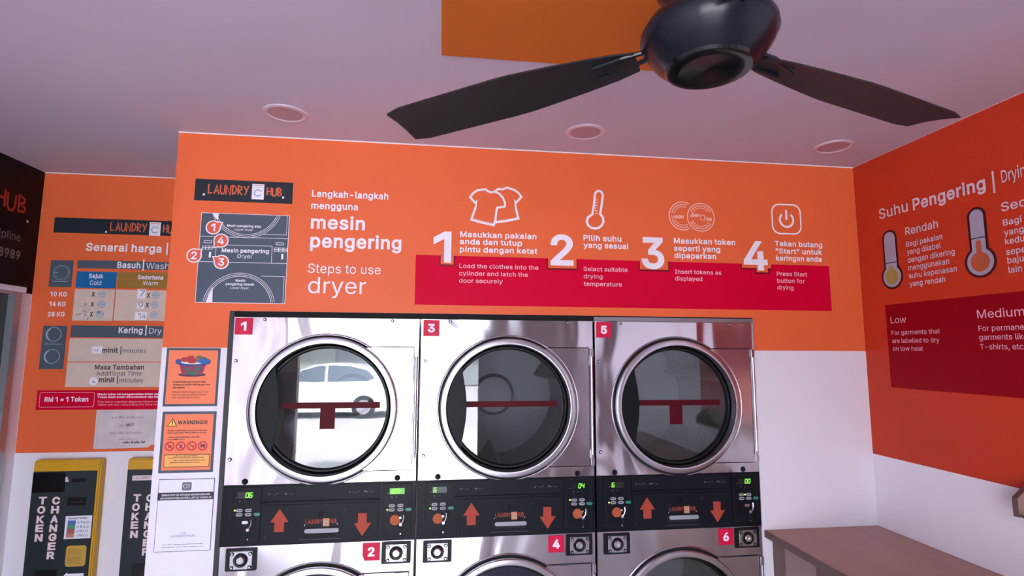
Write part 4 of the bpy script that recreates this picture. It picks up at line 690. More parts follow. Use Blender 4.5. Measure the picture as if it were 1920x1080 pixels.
# token changers standing proud of the alcove wall
def changer(x0, x1, label, full, zt):
    yf = D-.048; t = thing('token_changer', ((x0+x1)/2, D, .25), label, 'token changer', 'token changers in the alcove'); F = Pl((0, yf, 0), (1, 0, 0), (0, -1, 0))
    build('cabinet', bbox(x0, x1, yf, D, .25, zt, .006), YELLOW, t, 30)
    z1 = zt-.055
    build('front_panel', bbox(x0+.004, x1-.014, yf-.004, yf+.001, .27, z1, .0015), TEALB, t)
    F = Pl((0, yf-.004, 0), (1, 0, 0), (0, -1, 0)); dx = x0-X1c; W_ = x1-x0
    def fx(x, y): q = F.px(*cM(x, y)); return q[0]+dx, q[1]
    def let(word, xs, ys, h):
        for ch, x, y in zip(word, xs, ys):
            V_, F_ = glyphs(ch, .05); q = fx(x, y); cap = h*sm_; 
            ww = 66*sm_
            o_ = build('letter', put(F, ch, q[0]-ww/2, q[1]-cap/2, q[0]+ww/2, cap, .07, .0016), TOKP, t)
            build('letter_outline', put(F, ch, q[0]-ww/2-.0022, q[1]-cap/2-.002, q[0]+ww/2+.0022, cap+.004, .10, .0008), TOKO, o_)
    sm_ = (F.px(*cM(400, 500))[0]-F.px(*cM(300, 500))[0])/100
    let('TOKEN', (362, 350, 343, 334, 328), (443, 522, 603, 677, 757), 58)
    let('CHANGER', (476, 466, 460, 451, 445, 437, 430), (443, 520, 600, 676, 752, 828, 905), 58)
    def pr(x0_, y0_, x1_, y1_): return rect(fx(x0_, y0_), fx(x1_, y1_))
    if full:
        build('display_window', prism(pr(288, 212, 543, 370), yf-.006, yf-.003), mat('display_black', (.006, .004, .006), .15), t)
        flat('logo_mark', F, [disc(*fx(560, 258), 14*sm_, 18*sm_, 10), pr(545, 268, 580, 285)], 1, TOKP, t)
        build('note_slot', prism(pr(610, 258, 728, 285), yf-.006, yf-.003), mat('display_black', (0, 0, 0)), t)
        o_ = build('note_acceptor', prism(pr(578, 418, 724, 480), yf-.009, yf-.003), mat('display_black', (0, 0, 0)), t)
        build('metal_lip', tube([(*[fx(590, 456)[0]], yf-.011, fx(590, 456)[1]), (fx(705, 446)[0], yf-.011, fx(590, 456)[1])], .004), CHROME, o_)
        s_ = flat('accepted_notes_sign', F, [pr(556, 575, 762, 760)], 1, PAPER, t, label='white sign listing accepted notes')
        for k, (cc_, nm_) in enumerate((((.10, .16, .45), 'blue'), ((.06, .30, .16), 'green'), ((.40, .10, .10), 'red'), ((.50, .22, .15), 'tan'))):
            flat('banknote_picture', F, [pr(575-k*5, 612+k*36, 638-k*5, 646+k*36)], 2, mat('note_%s' % nm_, cc_, .5), s_)
        V1 = []
        for k, sx in enumerate(('= 1 x', '= 5 x', '= 10 x', '= 20 x')):
            q = fx(655-k*4, 634+k*37); q2 = fx(722-k*4, 634+k*37); V1.append(put(F, sx, q[0], q[1], q2[0], 16*sm_, .02, STEP*2))
            q = fx(742-k*4, 626+k*37)
        q = fx(578, 600); q2 = fx(735, 600); V1.append(put(F, 'Accept Notes', q[0], q[1], q2[0], 14*sm_, .03, STEP*2))
        build('sign_text', join(*V1), INK, s_)
        flat('sign_coins', F, sum([circ(*fx(742-k*4, 626+k*37), 8*sm_, 3*sm_) for k in range(4)], []), 2, SLATE, s_)
        a_ = fx(545, 1003); b_ = fx(733, 820); s_ = flat('yellow_notice', F, [rrect(a_[0], a_[1], b_[0], b_[1], .014)], 1, mat('mustard_print', (.55, .34, .06), .5), t, label='mustard rounded notice')
        bars = []
        for k in range(10):
            if k in (4, 5) and k == 4: continue
            q = fx(578-k*2, 858+k*13.5); bars.append(rect((q[0], q[1]), (q[0]+(118 if k % 4 else 80)*sm_, q[1]+3.5*sm_)))
        flat('small_print', F, bars, 2, mat('brown_ink', (.2, .12, .04), .6), s_)
        q = fx(530, 1085); flat('arrow_mark', F, [[(q[0], q[1]), (q[0]+35*sm_, q[1]+38*sm_), (q[0]+35*sm_, q[1]+22*sm_), (q[0]+175*sm_, q[1]+22*sm_), (q[0]+175*sm_, q[1]-18*sm_), (q[0]+35*sm_, q[1]-18*sm_), (q[0]+35*sm_, q[1]-34*sm_)]], 1, WPR, t)
        build('token_tray', join(prism(pr(300, 1035, 470, 1150), yf-.008, yf-.003), ), mat('tray_black', (.004, .004, .005), .3), t)
    else:
        def gx(x, y): q = F.px(*cM(x, y)); return q
        a_ = gx(1115, 268); b_ = gx(1285, 232); s_ = flat('logo_sticker', F, [rrect(a_[0], a_[1]-.004, b_[0], b_[1]+.002, .005)], 1, TOKP, t)
        flat('logo_word', F, hand('LAUNDRY', a_[0]+.005, a_[1]+.003, b_[0]-.008, b_[1]-.004, .0014), 2, TOKO, s_)
        build('token_tray', prism(rect(gx(1120, 975), gx(1330, 1100)), yf-.008, yf-.003), mat('tray_black', (0, 0, 0)), t)
X1c = -1.143
changer(-1.143, -.829, 'yellow and black token changer with note sign, leftmost in the alcove', True, 1.2165)
changer(-.703, -.389, 'yellow and black token changer half hidden by the white pier', False, 1.2165)

# black board on the left wall
g = thing('black_sign_board', (XAL, .1, 2.07), 'black sign board with red lettering high on the left wall', 'sign')
flat('board', LFT, [rect((-.9, 2.097), (D-.002, ZC-.002)), rect((.631, 2.068), (D-.002, 2.097))], 3, BLACKP, g)
flat('logo_word', LFT, hand('HUB', .395, 2.475, .585, 2.56, .013), 4.5, HUBRED, g); flat('logo_word', LFT, hand('LAUNDRY', -.32, 2.475, .10, 2.56, .013), 4.5, HUBRED, g)
flat('logo_dots', LFT, [disc(.607, 2.441, .008, n=14), disc(-.36, 2.45, .008, n=14)], 4.5, mat('white_dot', (.5, .46, .46), .5), g)
greyl = mat('grey_board_letter', (.20, .17, .17), .5)
build('lettering', join(put(LFT, 'Helpline', .365, 2.327, .574, .040, 0, STEP*4.5), put(LFT, '8989', .445, 2.235, .584, .042, .03, STEP*4.5)), greyl, g)

# ================================================================== RIGHT WALL GRAPHIC
cR = crop(2.7, 1580, 160); cS = crop(2.0, 1560, 540)
zr = 1.2912
g = thing('temperature_graphic', (XR, -1.2, zr), 'dark orange drying temperature graphic on the right wall', 'wall graphic')
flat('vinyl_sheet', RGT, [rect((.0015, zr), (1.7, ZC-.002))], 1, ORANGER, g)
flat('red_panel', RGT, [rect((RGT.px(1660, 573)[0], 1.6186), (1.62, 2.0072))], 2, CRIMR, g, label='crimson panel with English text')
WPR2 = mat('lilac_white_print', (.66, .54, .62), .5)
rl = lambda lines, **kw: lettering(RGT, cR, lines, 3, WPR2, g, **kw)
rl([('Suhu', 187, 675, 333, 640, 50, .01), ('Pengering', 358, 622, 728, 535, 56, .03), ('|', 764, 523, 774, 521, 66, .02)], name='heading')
rl([('Drying temperature', 808, 490, 1340, 340, 62, .0)], name='heading')
rl([('Rendah', 320, 756, 486, 722, 38, .015)], name='heading'); rl([('Sedang', 806, 637, 1080, 575, 44, .015)], name='heading')
rl([('Bagi pakaian', 325, 817, 508, 778, 26, .012), ('yang dilabel', 328, 858, 500, 822, 26, .012), ('dengan dikering', 332, 897, 570, 856, 26, .012), ('menggunakan', 335, 937, 542, 903, 26, .012), ('suhu kepanasan', 338, 978, 580, 940, 26, .012), ('yang rendah', 342, 1020, 522, 993, 26, .012)])
rl([('Bagi pakaian', 815, 706, 1120, 650, 31, .012), ('yang memerlukan', 820, 752, 1230, 690, 31, .012), ('kedutan kekal', 825, 800, 1140, 755, 31, .012), ('seperti kemeja,', 830, 851, 1180, 810, 31, .012), ('baju-T dan', 837, 898, 1080, 870, 31, .012), ('lain-lain', 843, 946, 1020, 930, 31, .012)])
lettering(RGT, cS, [('Low', 222, 132, 280, 130, 24, 0), ('For garments that', 225, 176, 407, 170, 16, 0), ('are labelled to dry', 228, 206, 405, 203, 16, 0), ('on low heat', 231, 236, 343, 234, 16, 0)], 3, PINKP, g)
lettering(RGT, cS, [('Medium', 547, 112, 725, 106, 31, 0), ('For permanent press', 552, 163, 850, 150, 20, 0), ('garments like blouses,', 555, 197, 880, 186, 20, 0), ('T-shirts, etc.', 558, 232, 728, 228, 20, 0)], 3, PINKP, g)
def thermo(ct, wt, cb, rb_, yl, bulbm, stem, lab):
    a = RGT.px(*cR(*ct)); b = RGT.px(*cR(*cb)); k = abs(RGT.px(*cR(cb[0], cb[1]+rb_))[1]-b[1]); l = RGT.px(*cR(cb[0], yl))[1]
    wd = wt; u = b[0]; w0 = abs(RGT.px(*cR(ct[0]+wt, ct[1]))[0]-a[0])
    R_ = abs(RGT.px(*cR(cb[0]+rb_, cb[1]))[0]-b[0]); R_ = (R_+k)/2
    def shp(e_): return [disc(u, b[1], R_+e_), [(u-w0-e_, b[1]), (u+w0+e_, b[1])]+arc(u, a[1]-w0*.6, w0+e_, 0, 180, 10)]
    o_ = flat('thermometer_outline', RGT, shp(.010), 3, mat('maroon_shadow_print', (.05, .006, .008), .5), g)
    flat('thermometer_body', RGT, shp(0), 4, mat('lilac_grey_print', (.36, .33, .42), .5), g, label=lab)
    flat('thermometer_bulb', RGT, [disc(u, b[1], R_*.72)]+([rect((u-w0*.4, b[1]), (u+w0*.4, l-.02)), disc(u, l-.02, w0*.4, n=14)] if stem else [rect((u-w0*.35, b[1]), (u+w0*.35, b[1]+R_*.95))]), 5, bulbm, g)
    flat('thermometer_line', RGT, [rect((u-w0, l-.002), (u+w0, l+.002))], 6, INK, g)
thermo((260, 750), 29, (253, 968), 50, 897, mat('mustard_bulb', (.36, .28, .07), .5), False, 'thermometer with yellow bulb')
thermo((710, 634), 37, (700, 893), 70, 770, mat('rust_bulb', (.42, .09, .035), .5), True, 'thermometer with rust red bulb')

# ================================================================== DRYERS
SEG = {'0': 'abcdef', '6': 'acdefg', '4': 'bcfg', 'd': 'bcdeg', 'o': 'abcdef', 'r': 'eg'}
def seven(pl, s, u0, v0, wd, h, lift):
    P = []; sl = .12*h; t = h*.13
    for i, ch in enumerate(s):
        x = u0+i*wd*1.45
        q = {'a': ((0, h), (wd, h)), 'b': ((wd, h), (wd, h/2)), 'c': ((wd, h/2), (wd, 0)), 'd': ((0, 0), (wd, 0)), 'e': ((0, 0), (0, h/2)), 'f': ((0, h/2), (0, h)), 'g': ((0, h/2), (wd, h/2))}
        for sg in SEG[ch]:
            (x0, y0), (x1, y1) = q[sg]; P += stroke([(x+x0+sl*y0/h, v0+y0), (x+x1+sl*y1/h, v0+y1)], t)
    return P
DW = .795; ZP0, ZP1, ZTOP = .974, 1.2186, 1.9205; RC = .40; ZU = 1.530; ZLW = .578
def crescent(cx, cz):
    P = arc(cx, cz, .277, 180-40, 180+40, 16)       # from the top down the left side
    top, bot = P[0], P[-1]; mid = []
    for i in range(1, 12):
        f = i/12; z = bot[1]+(top[1]-bot[1])*f; bulge = math.sin(PI*f)
        mid.append((bot[0]+.000+.022*bulge**1.3-.004*math.sin(2*PI*f)*0, z))
    return P+mid
def door(par, x0, cz, kind, tape, n=96):
    cx = x0+RC
    a56 = math.degrees(math.asin(.265/.318))
    d = build('door', prism([(x0+.772, cz+.265)]+[(x, z) for x, z in arc(cx, cz, .309, a56+1, -a56-1, 30)]+[(x0+.772, cz-.265)], -.0045, -.0008), STEELD, par, 25, label='stainless door with round window')
    build('door_ring', lathe([(.3075, .01), (.3075, -.016), (.306, -.021), (.302, -.024), (.287, -.027), (.281, -.026), (.279, -.022), (.275, .018), (.272, .034)], (cx, 0, cz), 'y', n), RING, d, 25)
    build('gasket', lathe([(.273, .030), (.272, .020), (.268, .015), (.262, .015), (.258, .020), (.257, .034)], (cx, 0, cz), 'y', n), GASKET, d, 40)
    build('window_glass', cyl((cx, 0, cz), .262, .030, .034, 'y', 64), GLASS, d, 30)
    V, F = prism(crescent(cx, cz), -.010, .028)
    build('handle', (V, F), HANDLE, d, 35)
    rod = join(cyl((x0+.784, -.009, cz-.215), .0072, 0, .44, 'z', 14), bbox(x0+.775, x0+.793, -.013, 0, cz+.228, cz+.263, .0015), bbox(x0+.776, x0+.792, -.010, 0, cz+.190, cz+.232, .0015), bbox(x0+.775, x0+.793, -.013, 0, cz-.263, cz-.232, .0015), bbox(x0+.776, x0+.792, -.010, 0, cz-.232, cz-.195, .0015))
    build('hinge', rod, RING, d, 35)
    build('hinge_screw', join(cyl((x0+.784, -.0135, cz+.206), .0045, 0, .004, 'y', 10), cyl((x0+.784, -.0135, cz-.208), .0045, 0, .004, 'y', 10)), GAPM, d)
    if tape:
        bar = [rect((cx-.190, cz-.003), (cx+.228, cz+.023))]
        if kind == 'T': bar.append(rect((cx-.026, cz-.091), (cx+.037, cz-.002)))
        V, F = [], []
        o_ = build('red_tape', join(*[prism(q, .0292, .0300) for q in bar]), TAPE, d, label='dark red tape across the glass')
def drum(par, x0, cz, back):
    cx = x0+RC; n = 64; R_ = .335; L0, L1 = .06, .72
    V, F = lathe([(.262, L0-.02), (R_, L0), (R_, L1)], (cx, 0, cz), 'y', n)
    me = bpy.data.meshes.new('drum'); me.from_pydata(V, [], F); uv = me.uv_layers.new(name='UVMap')
    for p in me.polygons:
        big = max(p.vertices) - min(p.vertices) > 10
        for li, vi in zip(p.loop_indices, p.vertices):
            i, k = divmod(vi, 3)
            if big and i == 0: i = n
            uv.data[li].uv = (2*PI*R_*i/n, V[vi][1] if k else 0.0)
    link('drum', me, DRUM, par, 60)
    build('drum_back', join(lathe([(1e-4, L1-.03), (.10, L1-.03), (.12, L1), (R_, L1)], (cx, 0, cz), 'y', 48)), DRUMB, par, 40)
    for k in range(3):
        a = math.radians(25+120*k); ca, sa_ = math.cos(a), math.sin(a); q = []
        for y in (L0+.02, L1):
            for rr, off in ((R_, -.05), (R_-.07, -.008), (R_-.07, .008), (R_, .05)): q.append((cx+ca*rr-sa_*off, y, cz+sa_*rr+ca*off))
        build('drum_fin', (q, [(0, 1, 5, 4), (1, 2, 6, 5), (2, 3, 7, 6), (0, 3, 2, 1), (4, 5, 6, 7)]), DRUMB, par)
def latch(par, x, z, side):
    bz = build('latch_plate', bbox(x-.061, x+.061, -.006, 0, z-.0445, z+.0445, .002), GASKET, par, label='black latch housing with chrome lock')
    build('lock_plate', join(bbox(x-.042, x+.044, -.010, -.005, z-.036, z+.034, .0012), *[cyl((x+i, -.013, z+j-.001), .0065, 0, .004, 'y', 12) for i in (-.034, .036) for j in (-.028, .026)]), RING, bz)
    build('lock_ring', lathe([(.018, -.010), (.019, -.016), (.025, -.017), (.028, -.014), (.028, -.009)], (x, 0, z), 'y', 28), GASKET, bz, 40)
    build('lock_barrel', lathe([(1e-4, -.016), (.004, -.016), (.0045, -.020), (.013, -.020), (.017, -.016), (.018, -.009)], (x, 0, z), 'y', 28), CHROME, bz, 30)
    build('lock_screws', join(*[lathe([(.0045, -.0135), (.006, -.0145), (.0075, -.0125), (.0078, -.010)], (x+i, 0, z+j-.001), 'y', 12) for i in (-.034, .036) for j in (-.028, .026)]), HANDLE, bz)
def control(par, x0, xa, xb, lit, pilot, discc, x_led):
    # xa..xb: keypad box; lit = display text; pilot = index of the lit keypad lamp
    zb, zt = .996, 1.212; F = Pl((0, -.0075, 0), (1, 0, 0), (0, -1, 0)); u = lambda x: x0+xa+x
    bz = build('control_box', bbox(x0+xa, x0+xb, -.0075, -.003, zb, zt, .0015), PANEL, par, label='keypad and token slot box')
    flat('box_groove', F, stroke(rect((u(.003), zb+.003), (x0+xb-.003, zt-.003)), .003, True), .6, GAPM, bz)
    full = lit == 'door'
    flat('display', F, [rect((u(.030), 1.166), (u(.093), 1.191))], 1, LCD if full else LCDD, bz, label='lit green display' if full else None)
    if full: P = seven(F, 'door', u(.034), 1.171, .0085, .016, 0)
    elif len(lit) == 1: P = seven(F, lit, u(.036), 1.170, .010, .018, 0)
    else: P = seven(F, lit, u(.062), 1.170, .010, .018, 0)
    flat('display_digits', F, P, 2, LEDG, bz, label='green digits reading %s' % lit)
    for k, (bx, bz_) in enumerate(((.041, 1.119), (.077, 1.119), (.041, 1.102), (.077, 1.102), (.112, 1.102))):
        build('button', prism([(u(bx)+p_[0], bz_+p_[1]) for p_ in rrect(-.0125, -.0062, .0125, .0062, .006, 4)], -.0115, -.0075), BTNG if k == 4 else BTN, bz, label='green start button' if k == 4 else None)
    flat('button_legend', Pl((0, -.0115, 0), (1, 0, 0), (0, -1, 0)), [rect((u(bx)-.007, bz_-.0015), (u(bx)-.001, bz_+.002)) for bx, bz_ in ((.041, 1.119), (.077, 1.119), (.041, 1.102), (.077, 1.102))]+[rect((u(bx)+.001, bz_-.0015), (u(bx)+.008, bz_+.002)) for bx, bz_ in ((.041, 1.119), (.077, 1.119), (.041, 1.102), (.077, 1.102))], .6, PANEL, bz)
    lamps = [(.022, 1.119), (.060, 1.119), (.022, 1.102), (.060, 1.102), (.096, 1.102)]
    for k, q in enumerate(lamps):
        flat('pilot_lamp', F, [disc(u(q[0]), q[1], .0032 if k == pilot else .0016, n=10)], 1, LEDW if k == pilot else DIMP, bz, label='glowing green pilot lamp' if k == pilot else None)
    flat('status_lamps', F, [disc(u(.040), 1.154, .0022, n=8), disc(u(.060), 1.154, .0016, n=8), disc(u(.024), 1.170, .0018, n=8)], 1, BTN, bz)
    cx = u(.080)
    build('coin_lever', join(tube([(cx+.012, -.016, 1.083), (cx+.013, -.017, 1.070), (cx+.010, -.018, 1.056), (cx+.002, -.018, 1.046)], .0028), cyl((cx, -.020, 1.043), .0078, 0, .012, 'y', 16, .002), cyl((cx+.000, -.012, 1.003), .003, 0, .005, 'y', 10)), CHROME, bz, 40)
    build('token_slot', join(bbox(cx+.008, cx+.026, -.012, -.007, 1.052, 1.086, .004), box(cx-.0005, cx+.0045, -.009, -.0072, 1.008, 1.036)), GAPM, bz)
    if discc: build('orange_disc', cyl((u(.056), -.0135, 1.060), .0215, 0, .0055, 'y', 28, .001), DISC, bz, label='orange token disc'); build('return_button', cyl((u(.078), -.016, 1.070), .0048, 0, .008, 'y', 12), CHROME, bz)
    else: build('return_button', prism([(u(.066)+p_[0], 1.071+p_[1]) for p_ in rrect(-.0125, -.006, .0125, .006, .0058, 4)], -.012, -.0075), CHROME, bz)
    return bz
def numtag(par, s, x0, z0, x1, z1, clipc=False):
    q = [(x0, z1), (x1, z1), (x1, z0), (x0, z0)]
    if clipc: q = [(x0, z1), (x1, z1), (x1, z0), (x0+.010, z0), (x0, z0+.022)]
    o_ = build('number_sticker', prism(q, -.0028, -.0005), NUMRED, par, label='red sticker with white number %s' % s)
    P = Pl((0, -.0028, 0), (1, 0, 0), (0, -1, 0)); cap = (z1-z0)*.46; V_, F_ = glyphs(s, .06); ww = (max(v[0] for v in V_)-min(v[0] for v in V_))*cap/CAPH; cx = (x0+x1)/2
    build('number', put(P, s, cx-ww/2*1.1, (z0+z1)/2-cap/2, cx+ww/2*1.1, cap, .06, STEP), WPR, o_)
def stack(x0, nums, tape, litL, litR, pilL, pilR, dL, dR, label, clipc, ox):
    t = thing('stacked_tumble_dryer', (x0+DW/2, .5, 0), label, 'dryer', 'stacked stainless tumble dryers in the wall recess')
    xa, xb = x0+.0035, x0+DW-.002
    build('cabinet', join(box(xa, xa+.003, .002, 1.1, .02, ZTOP), box(xb-.003, xb, .002, 1.1, .02, ZTOP), box(xa, xb, .002, 1.1, ZTOP-.003, ZTOP), box(xa, xb, 1.097, 1.1, .02, ZTOP), box(xa, xb, .002, 1.1, 1.09, 1.10), box(xa, xb, .0, .05, 0.0, .06), box(xa, xb, .002, 1.1, .06, .07)), STEEL, t)
    build('front_sheet', sheet_with_hole(xa, xb, ZP1, ZTOP, x0+RC, ZU, .3165, 0), STEEL, t)
    build('front_sheet', sheet_with_hole(xa, xb, .06, ZP0, x0+RC, ZLW, .3165, 0), STEEL, t)
    for cz in (ZU, ZLW):
        build('opening_rim', lathe([(.3235, -.0002), (.3225, -.0035), (.3200, -.005), (.3175, -.004), (.3165, .002), (.3165, .012)], (x0+RC, 0, cz), 'y', 96), RING, t, 40)
        build('opening_gap_shade', lathe([(.3175, .006), (.300, .006)], (x0+RC, 0, cz), 'y', 64), GAPM, t)  # flat black annulus painted as the shade in the gap round the door ring
        build('door_seam', join(box(x0+RC+.17, x0+.775, -.0008, .0002, cz+.2645, cz+.2685), box(x0+RC+.17, x0+.775, -.0008, .0002, cz-.2685, cz-.2645), box(x0+.7715, x0+.7750, -.0008, .0002, cz-.2685, cz+.2685)), GAPM, t)
    door(t, x0, ZU, tape, bool(tape)); door(t, x0, ZLW, '', False)
    drum(t, x0, ZU, 1); drum(t, x0, ZLW, 1)
    # control panel
    cp = build('control_panel', bbox(x0+.002, x0+DW-.001, -.0035, .01, ZP0, ZP1, .001), PANEL, t, label='black control panel between the two drums')
    F = Pl((0, -.0035, 0), (1, 0, 0), (0, -1, 0))
    control(t, x0, .036, .160, litL, pilL, dL, 0); control(t, x0, .655, .778, litR, pilR, dR, 0)
    build('panel_ledge', join(bbox(x0+.166, x0+.643, -.008, -.003, 1.149, 1.214, .0015), bbox(x0+.166, x0+.643, -.016, -.003, 1.141, 1.150, .002)), PANELM, t, 30)
    FL = Pl((0, -.008, 0), (1, 0, 0), (0, -1, 0)); P = []; rr = random.Random(nums[0] == '1')
    for xs in (.185, .515):
        for k in range(9):
            if k != 4: P.append(rect((x0+xs+k*.012, 1.176+.003*(k % 2)), (x0+xs+k*.012+.007, 1.184-.002*(k % 3))))
    flat('ledge_legend', FL, P, 1, DIMP, t); flat('ledge_arrow', FL, [[(x0+.252, 1.180), (x0+.258, 1.176), (x0+.258, 1.184)], [(x0+.578, 1.182), (x0+.584, 1.178), (x0+.584, 1.186)]], 1, BTN, t)
    ad = build('access_door', bbox(x0+.168, x0+.641, -.0075, -.003, .979, 1.136, .0015), PANELM, t)
    FA = Pl((0, -.0075, 0), (1, 0, 0), (0, -1, 0)); X_ = lambda q: [(x0+a_, b_) for a_, b_ in q]
    flat('arrow_sticker', FA, [X_([(.201, 1.067), (.274, 1.066), (.237, 1.120)]), X_([(.218, 1.067), (.218, 1.027), (.2565, 1.027), (.2565, 1.067)])], 1, ARROW, t, label='orange arrow pointing up')
    flat('arrow_sticker', FA, [X_([(.540, 1.052), (.575, .999), (.612, 1.052)]), X_([(.556, 1.052), (.556, 1.092), (.592, 1.092), (.592, 1.052)])], 1, ARROW, t, label='orange arrow pointing down')
    logo(FA, ad, (x0+.343, 1.056, x0+.410, 1.073), (x0+.413, 1.044, x0+.439, 1.076), (x0+.443, 1.056, x0+.468, 1.073), 1, [(x0+.339, 1.051), (x0+.472, 1.052)], .0026, mat('dull_orange_print', (.30, .055, .03), .5))
    ic = [o for o in ad.children if o.name.startswith('washer_icon')]
    for o in ic: o.data.materials[0] = mat('tan_icon_print', (.55, .26, .12), .5)
    build('door_grip', prism([(x0+.410+a_, 1.028+b_) for a_, b_ in rrect(-.070, -.0085, .070, .0085, .008, 5)], -.014, -.0075), GREYP, ad, 40); build('grip_recess', prism([(x0+.408+a_, 1.024+b_) for a_, b_ in rrect(-.078, -.016, .078, .015, .012, 5)], -.0090, -.0074), GAPM, ad)
    build('lock_cylinder', lathe([(1e-4, -.012), (.006, -.012), (.0075, -.013), (.0115, -.0125), (.012, -.0075)], (x0+.403, 0, 1.096), 'y', 22), HANDLE, ad, 40)
    flat('small_print', FA, [rect((x0+.32+k*.009, .992), (x0+.326+k*.009, .995)) for k in range(19)]+[rect((x0+.18, 1.005), (x0+.183, 1.012)), rect((x0+.50, 1.104), (x0+.503, 1.112))], 1, DIMP, ad)
    # bolts and screws of the front sheet
    for x, z, r_, m_ in ((.132, 1.911, .005, CHROME), (.675, 1.912, .005, CHROME), (.023, 1.734, .005, CHROME), (.024, 1.323, .006, CHROME), (.089, 1.232, .0105, HANDLE), (.715, 1.232, .0105, HANDLE)):
        build('bolt_washer', cyl((x0+x, -.0008, z), r_+.0022, 0, .001, 'y', 16), GAPM, t)
        build('bolt', lathe([(1e-4, -.006), (r_*.4, -.006), (r_*.5, -.0045), (r_*.8, -.0055), (r_, -.003), (r_, 0)], (x0+x, 0, z), 'y', 16), m_, t, 40)
    numtag(t, nums[0], x0+.011, 1.845, x0+.083, 1.9175); numtag(t, nums[1], x0+.579, .896, x0+.651, .9675, clipc)
    latch(t, x0+.093, .9225, 0); latch(t, x0+.719, .925, 1)
    return t
stack(0.0, '12', 'T', '06', 'door', 0, 2, False, True, 'left stacked stainless dryer numbered 1 and 2, T of red tape on the glass', True, 0)
stack(0.8, '34', 'bar', '6', '04', 2, 0, True, True, 'middle stacked stainless dryer numbered 3 and 4, single red tape bar', False, 0)
stack(1.6, '56', 'T', '6', '00', 2, 1, True, False, 'right stacked stainless dryer numbered 5 and 6 beside the counter', False, 0)
# laundry inside the drums
def heap(name, c, sx, sy, sz, mt, label, seed):
    bm = bmesh.new(); bmesh.ops.create_icosphere(bm, subdivisions=4, radius=1); rn = random.Random(seed)
    ks = [(Vector((rn.uniform(-1, 1), rn.uniform(-1, 1), rn.uniform(-1, 1))).normalized()*rn.uniform(4, 11), rn.uniform(0, 6)) for _ in range(9)]
    for v in bm.verts:
        d = sum(math.sin(v.co.dot(k)+p) for k, p in ks)/9; v.co *= 1+.28*d
        v.co = Vector((c[0]+v.co.x*sx, c[1]+v.co.y*sy, c[2]+v.co.z*sz))
    me = bpy.data.meshes.new(name); bm.to_mesh(me); bm.free()
    o = link(name, me, mt, None, 60); return tag(o, label, 'laundry')
heap('laundry_bundle', (.26, .33, 1.405), .11, .14, .10, mat('white_cotton', (.62, .62, .64), .9, bump=(14, .5, .02)), 'crumpled white laundry inside the upper left dryer 1', 3)
heap('laundry_bundle', (1.2, .33, .60), .24, .20, .22, mat('navy_cotton', (.006, .022, .12), .85, bump=(14, .5, .02)), 'dark blue laundry inside the lower middle dryer 4', 5)

# ================================================================== COUNTER, SHELF
YC0 = -3.0
t = thing('counter', (2.7, -1.5, 0), 'brown laminate counter along the right wall', 'counter')
build('countertop', bbox(2.409, XR-.001, YC0, -.001, ZT-.033, ZT, .0015), WOOD, t)
build('edge_band', box(2.4068, 2.409, YC0, -.001, ZT-.032, ZT-.001), WOODD, t)
build('end_post', box(2.445, 2.475, -.085, -.002, 0, ZT-.033), WOODD, t, label='dark end post')
build('side_panel', box(2.450, 2.468, -1.5, -.085, 0, ZT-.033), WOODL, t, label='paler side panel')
build('under_rail', box(2.443, 2.452, YC0, -.30, ZT-.10, ZT-.033), WOODD, t, label='dark rail below the top')
t = thing('wall_shelf', (XR, -1.1, 1.17), 'small wooden wall shelf with chamfered end at right edge', 'shelf')
xs = XR-.10
def yz(poly, x_a, x_b): n = len(poly); return None
endp = [(xs, 1.216), (xs, 1.278), (XR-.035, 1.325), (XR-.001, 1.345), (XR-.001, 1.216)]
build('end_board', prism(endp, -.754, -.736), WOODL, t, label='chamfered end board')
build('edge_band', prism([(xs-.0015, 1.214), (xs-.0015, 1.2787), (XR-.0358, 1.3265), (XR-.001, 1.3468), (XR-.001, 1.345), (XR-.035, 1.325), (xs, 1.278), (xs, 1.214)], -.7545, -.7355), WOODD, t, label='dark edge band')
build('end_board', prism(endp, -1.60, -1.582), WOOD, t)
build('shelf_board', bbox(xs+.004, XR-.001, -1.582, -.754, 1.216, 1.232, .001), WOODL, t); build('back_board', box(XR-.012, XR-.001, -1.582, -.754, 1.232, 1.34), WOODL, t)
build('front_lip', box(xs, xs+.010, -1.582, -.754, 1.216, 1.226), WOODD, t)

# ================================================================== CEILING THINGS
o = build('ceiling_panel', bbox(.874, 1.765, -1.75, -.797, ZC-.006, ZC, .002), OCHREP); tag(o, 'flat orange rectangular panel on the ceiling above the fan', 'ceiling panel')
for x, y, l in ((.247, -.262, 'round recessed ceiling light nearest the alcove, leftmost of three'), (1.500, -.250, 'round recessed ceiling light in the middle, above dryer 3'), (2.690, -.248, 'round recessed ceiling light near the right wall corner')):
    t = thing('ceiling_light', (x, y, ZC), l, 'ceiling light', 'recessed ceiling lights in a row')
    build('trim_ring', lathe([(.086, 0), (.085, -.004), (.080, -.0065), (.070, -.006), (.066, -.002), (.066, .0)], (x, y, ZC), 'z', 48), mat('light_trim_white', (.58, .48, .54), .3), t, 40)
    build('diffuser', cyl((x, y, ZC-.0025), .067, 0, .002, 'z', 40), mat('unlit_diffuser', (.38, .27, .32), .35), t)
FX, FY, FZ = 1.375, -1.567, 2.36
t = thing('ceiling_fan', (FX, FY, FZ), 'black three bladed ceiling fan hanging over the room', 'ceiling fan')
build('motor_bowl', lathe([(.080, -.053), (.098, -.037), (.114, -.016), (.1235, .004), (.1225, .016), (.112, .034), (.096, .050), (.082, .062), (.074, .075)], (FX, FY, FZ), 'z', 64), FANB, t, 50)
build('bottom_cap', lathe([(1e-4, -.053), (.050, -.057), (.068, -.060), (.076, -.058), (.080, -.053)], (FX, FY, FZ), 'z', 64), mat('glossy_black_cap', (.006, .006, .008), .12), t, 30)
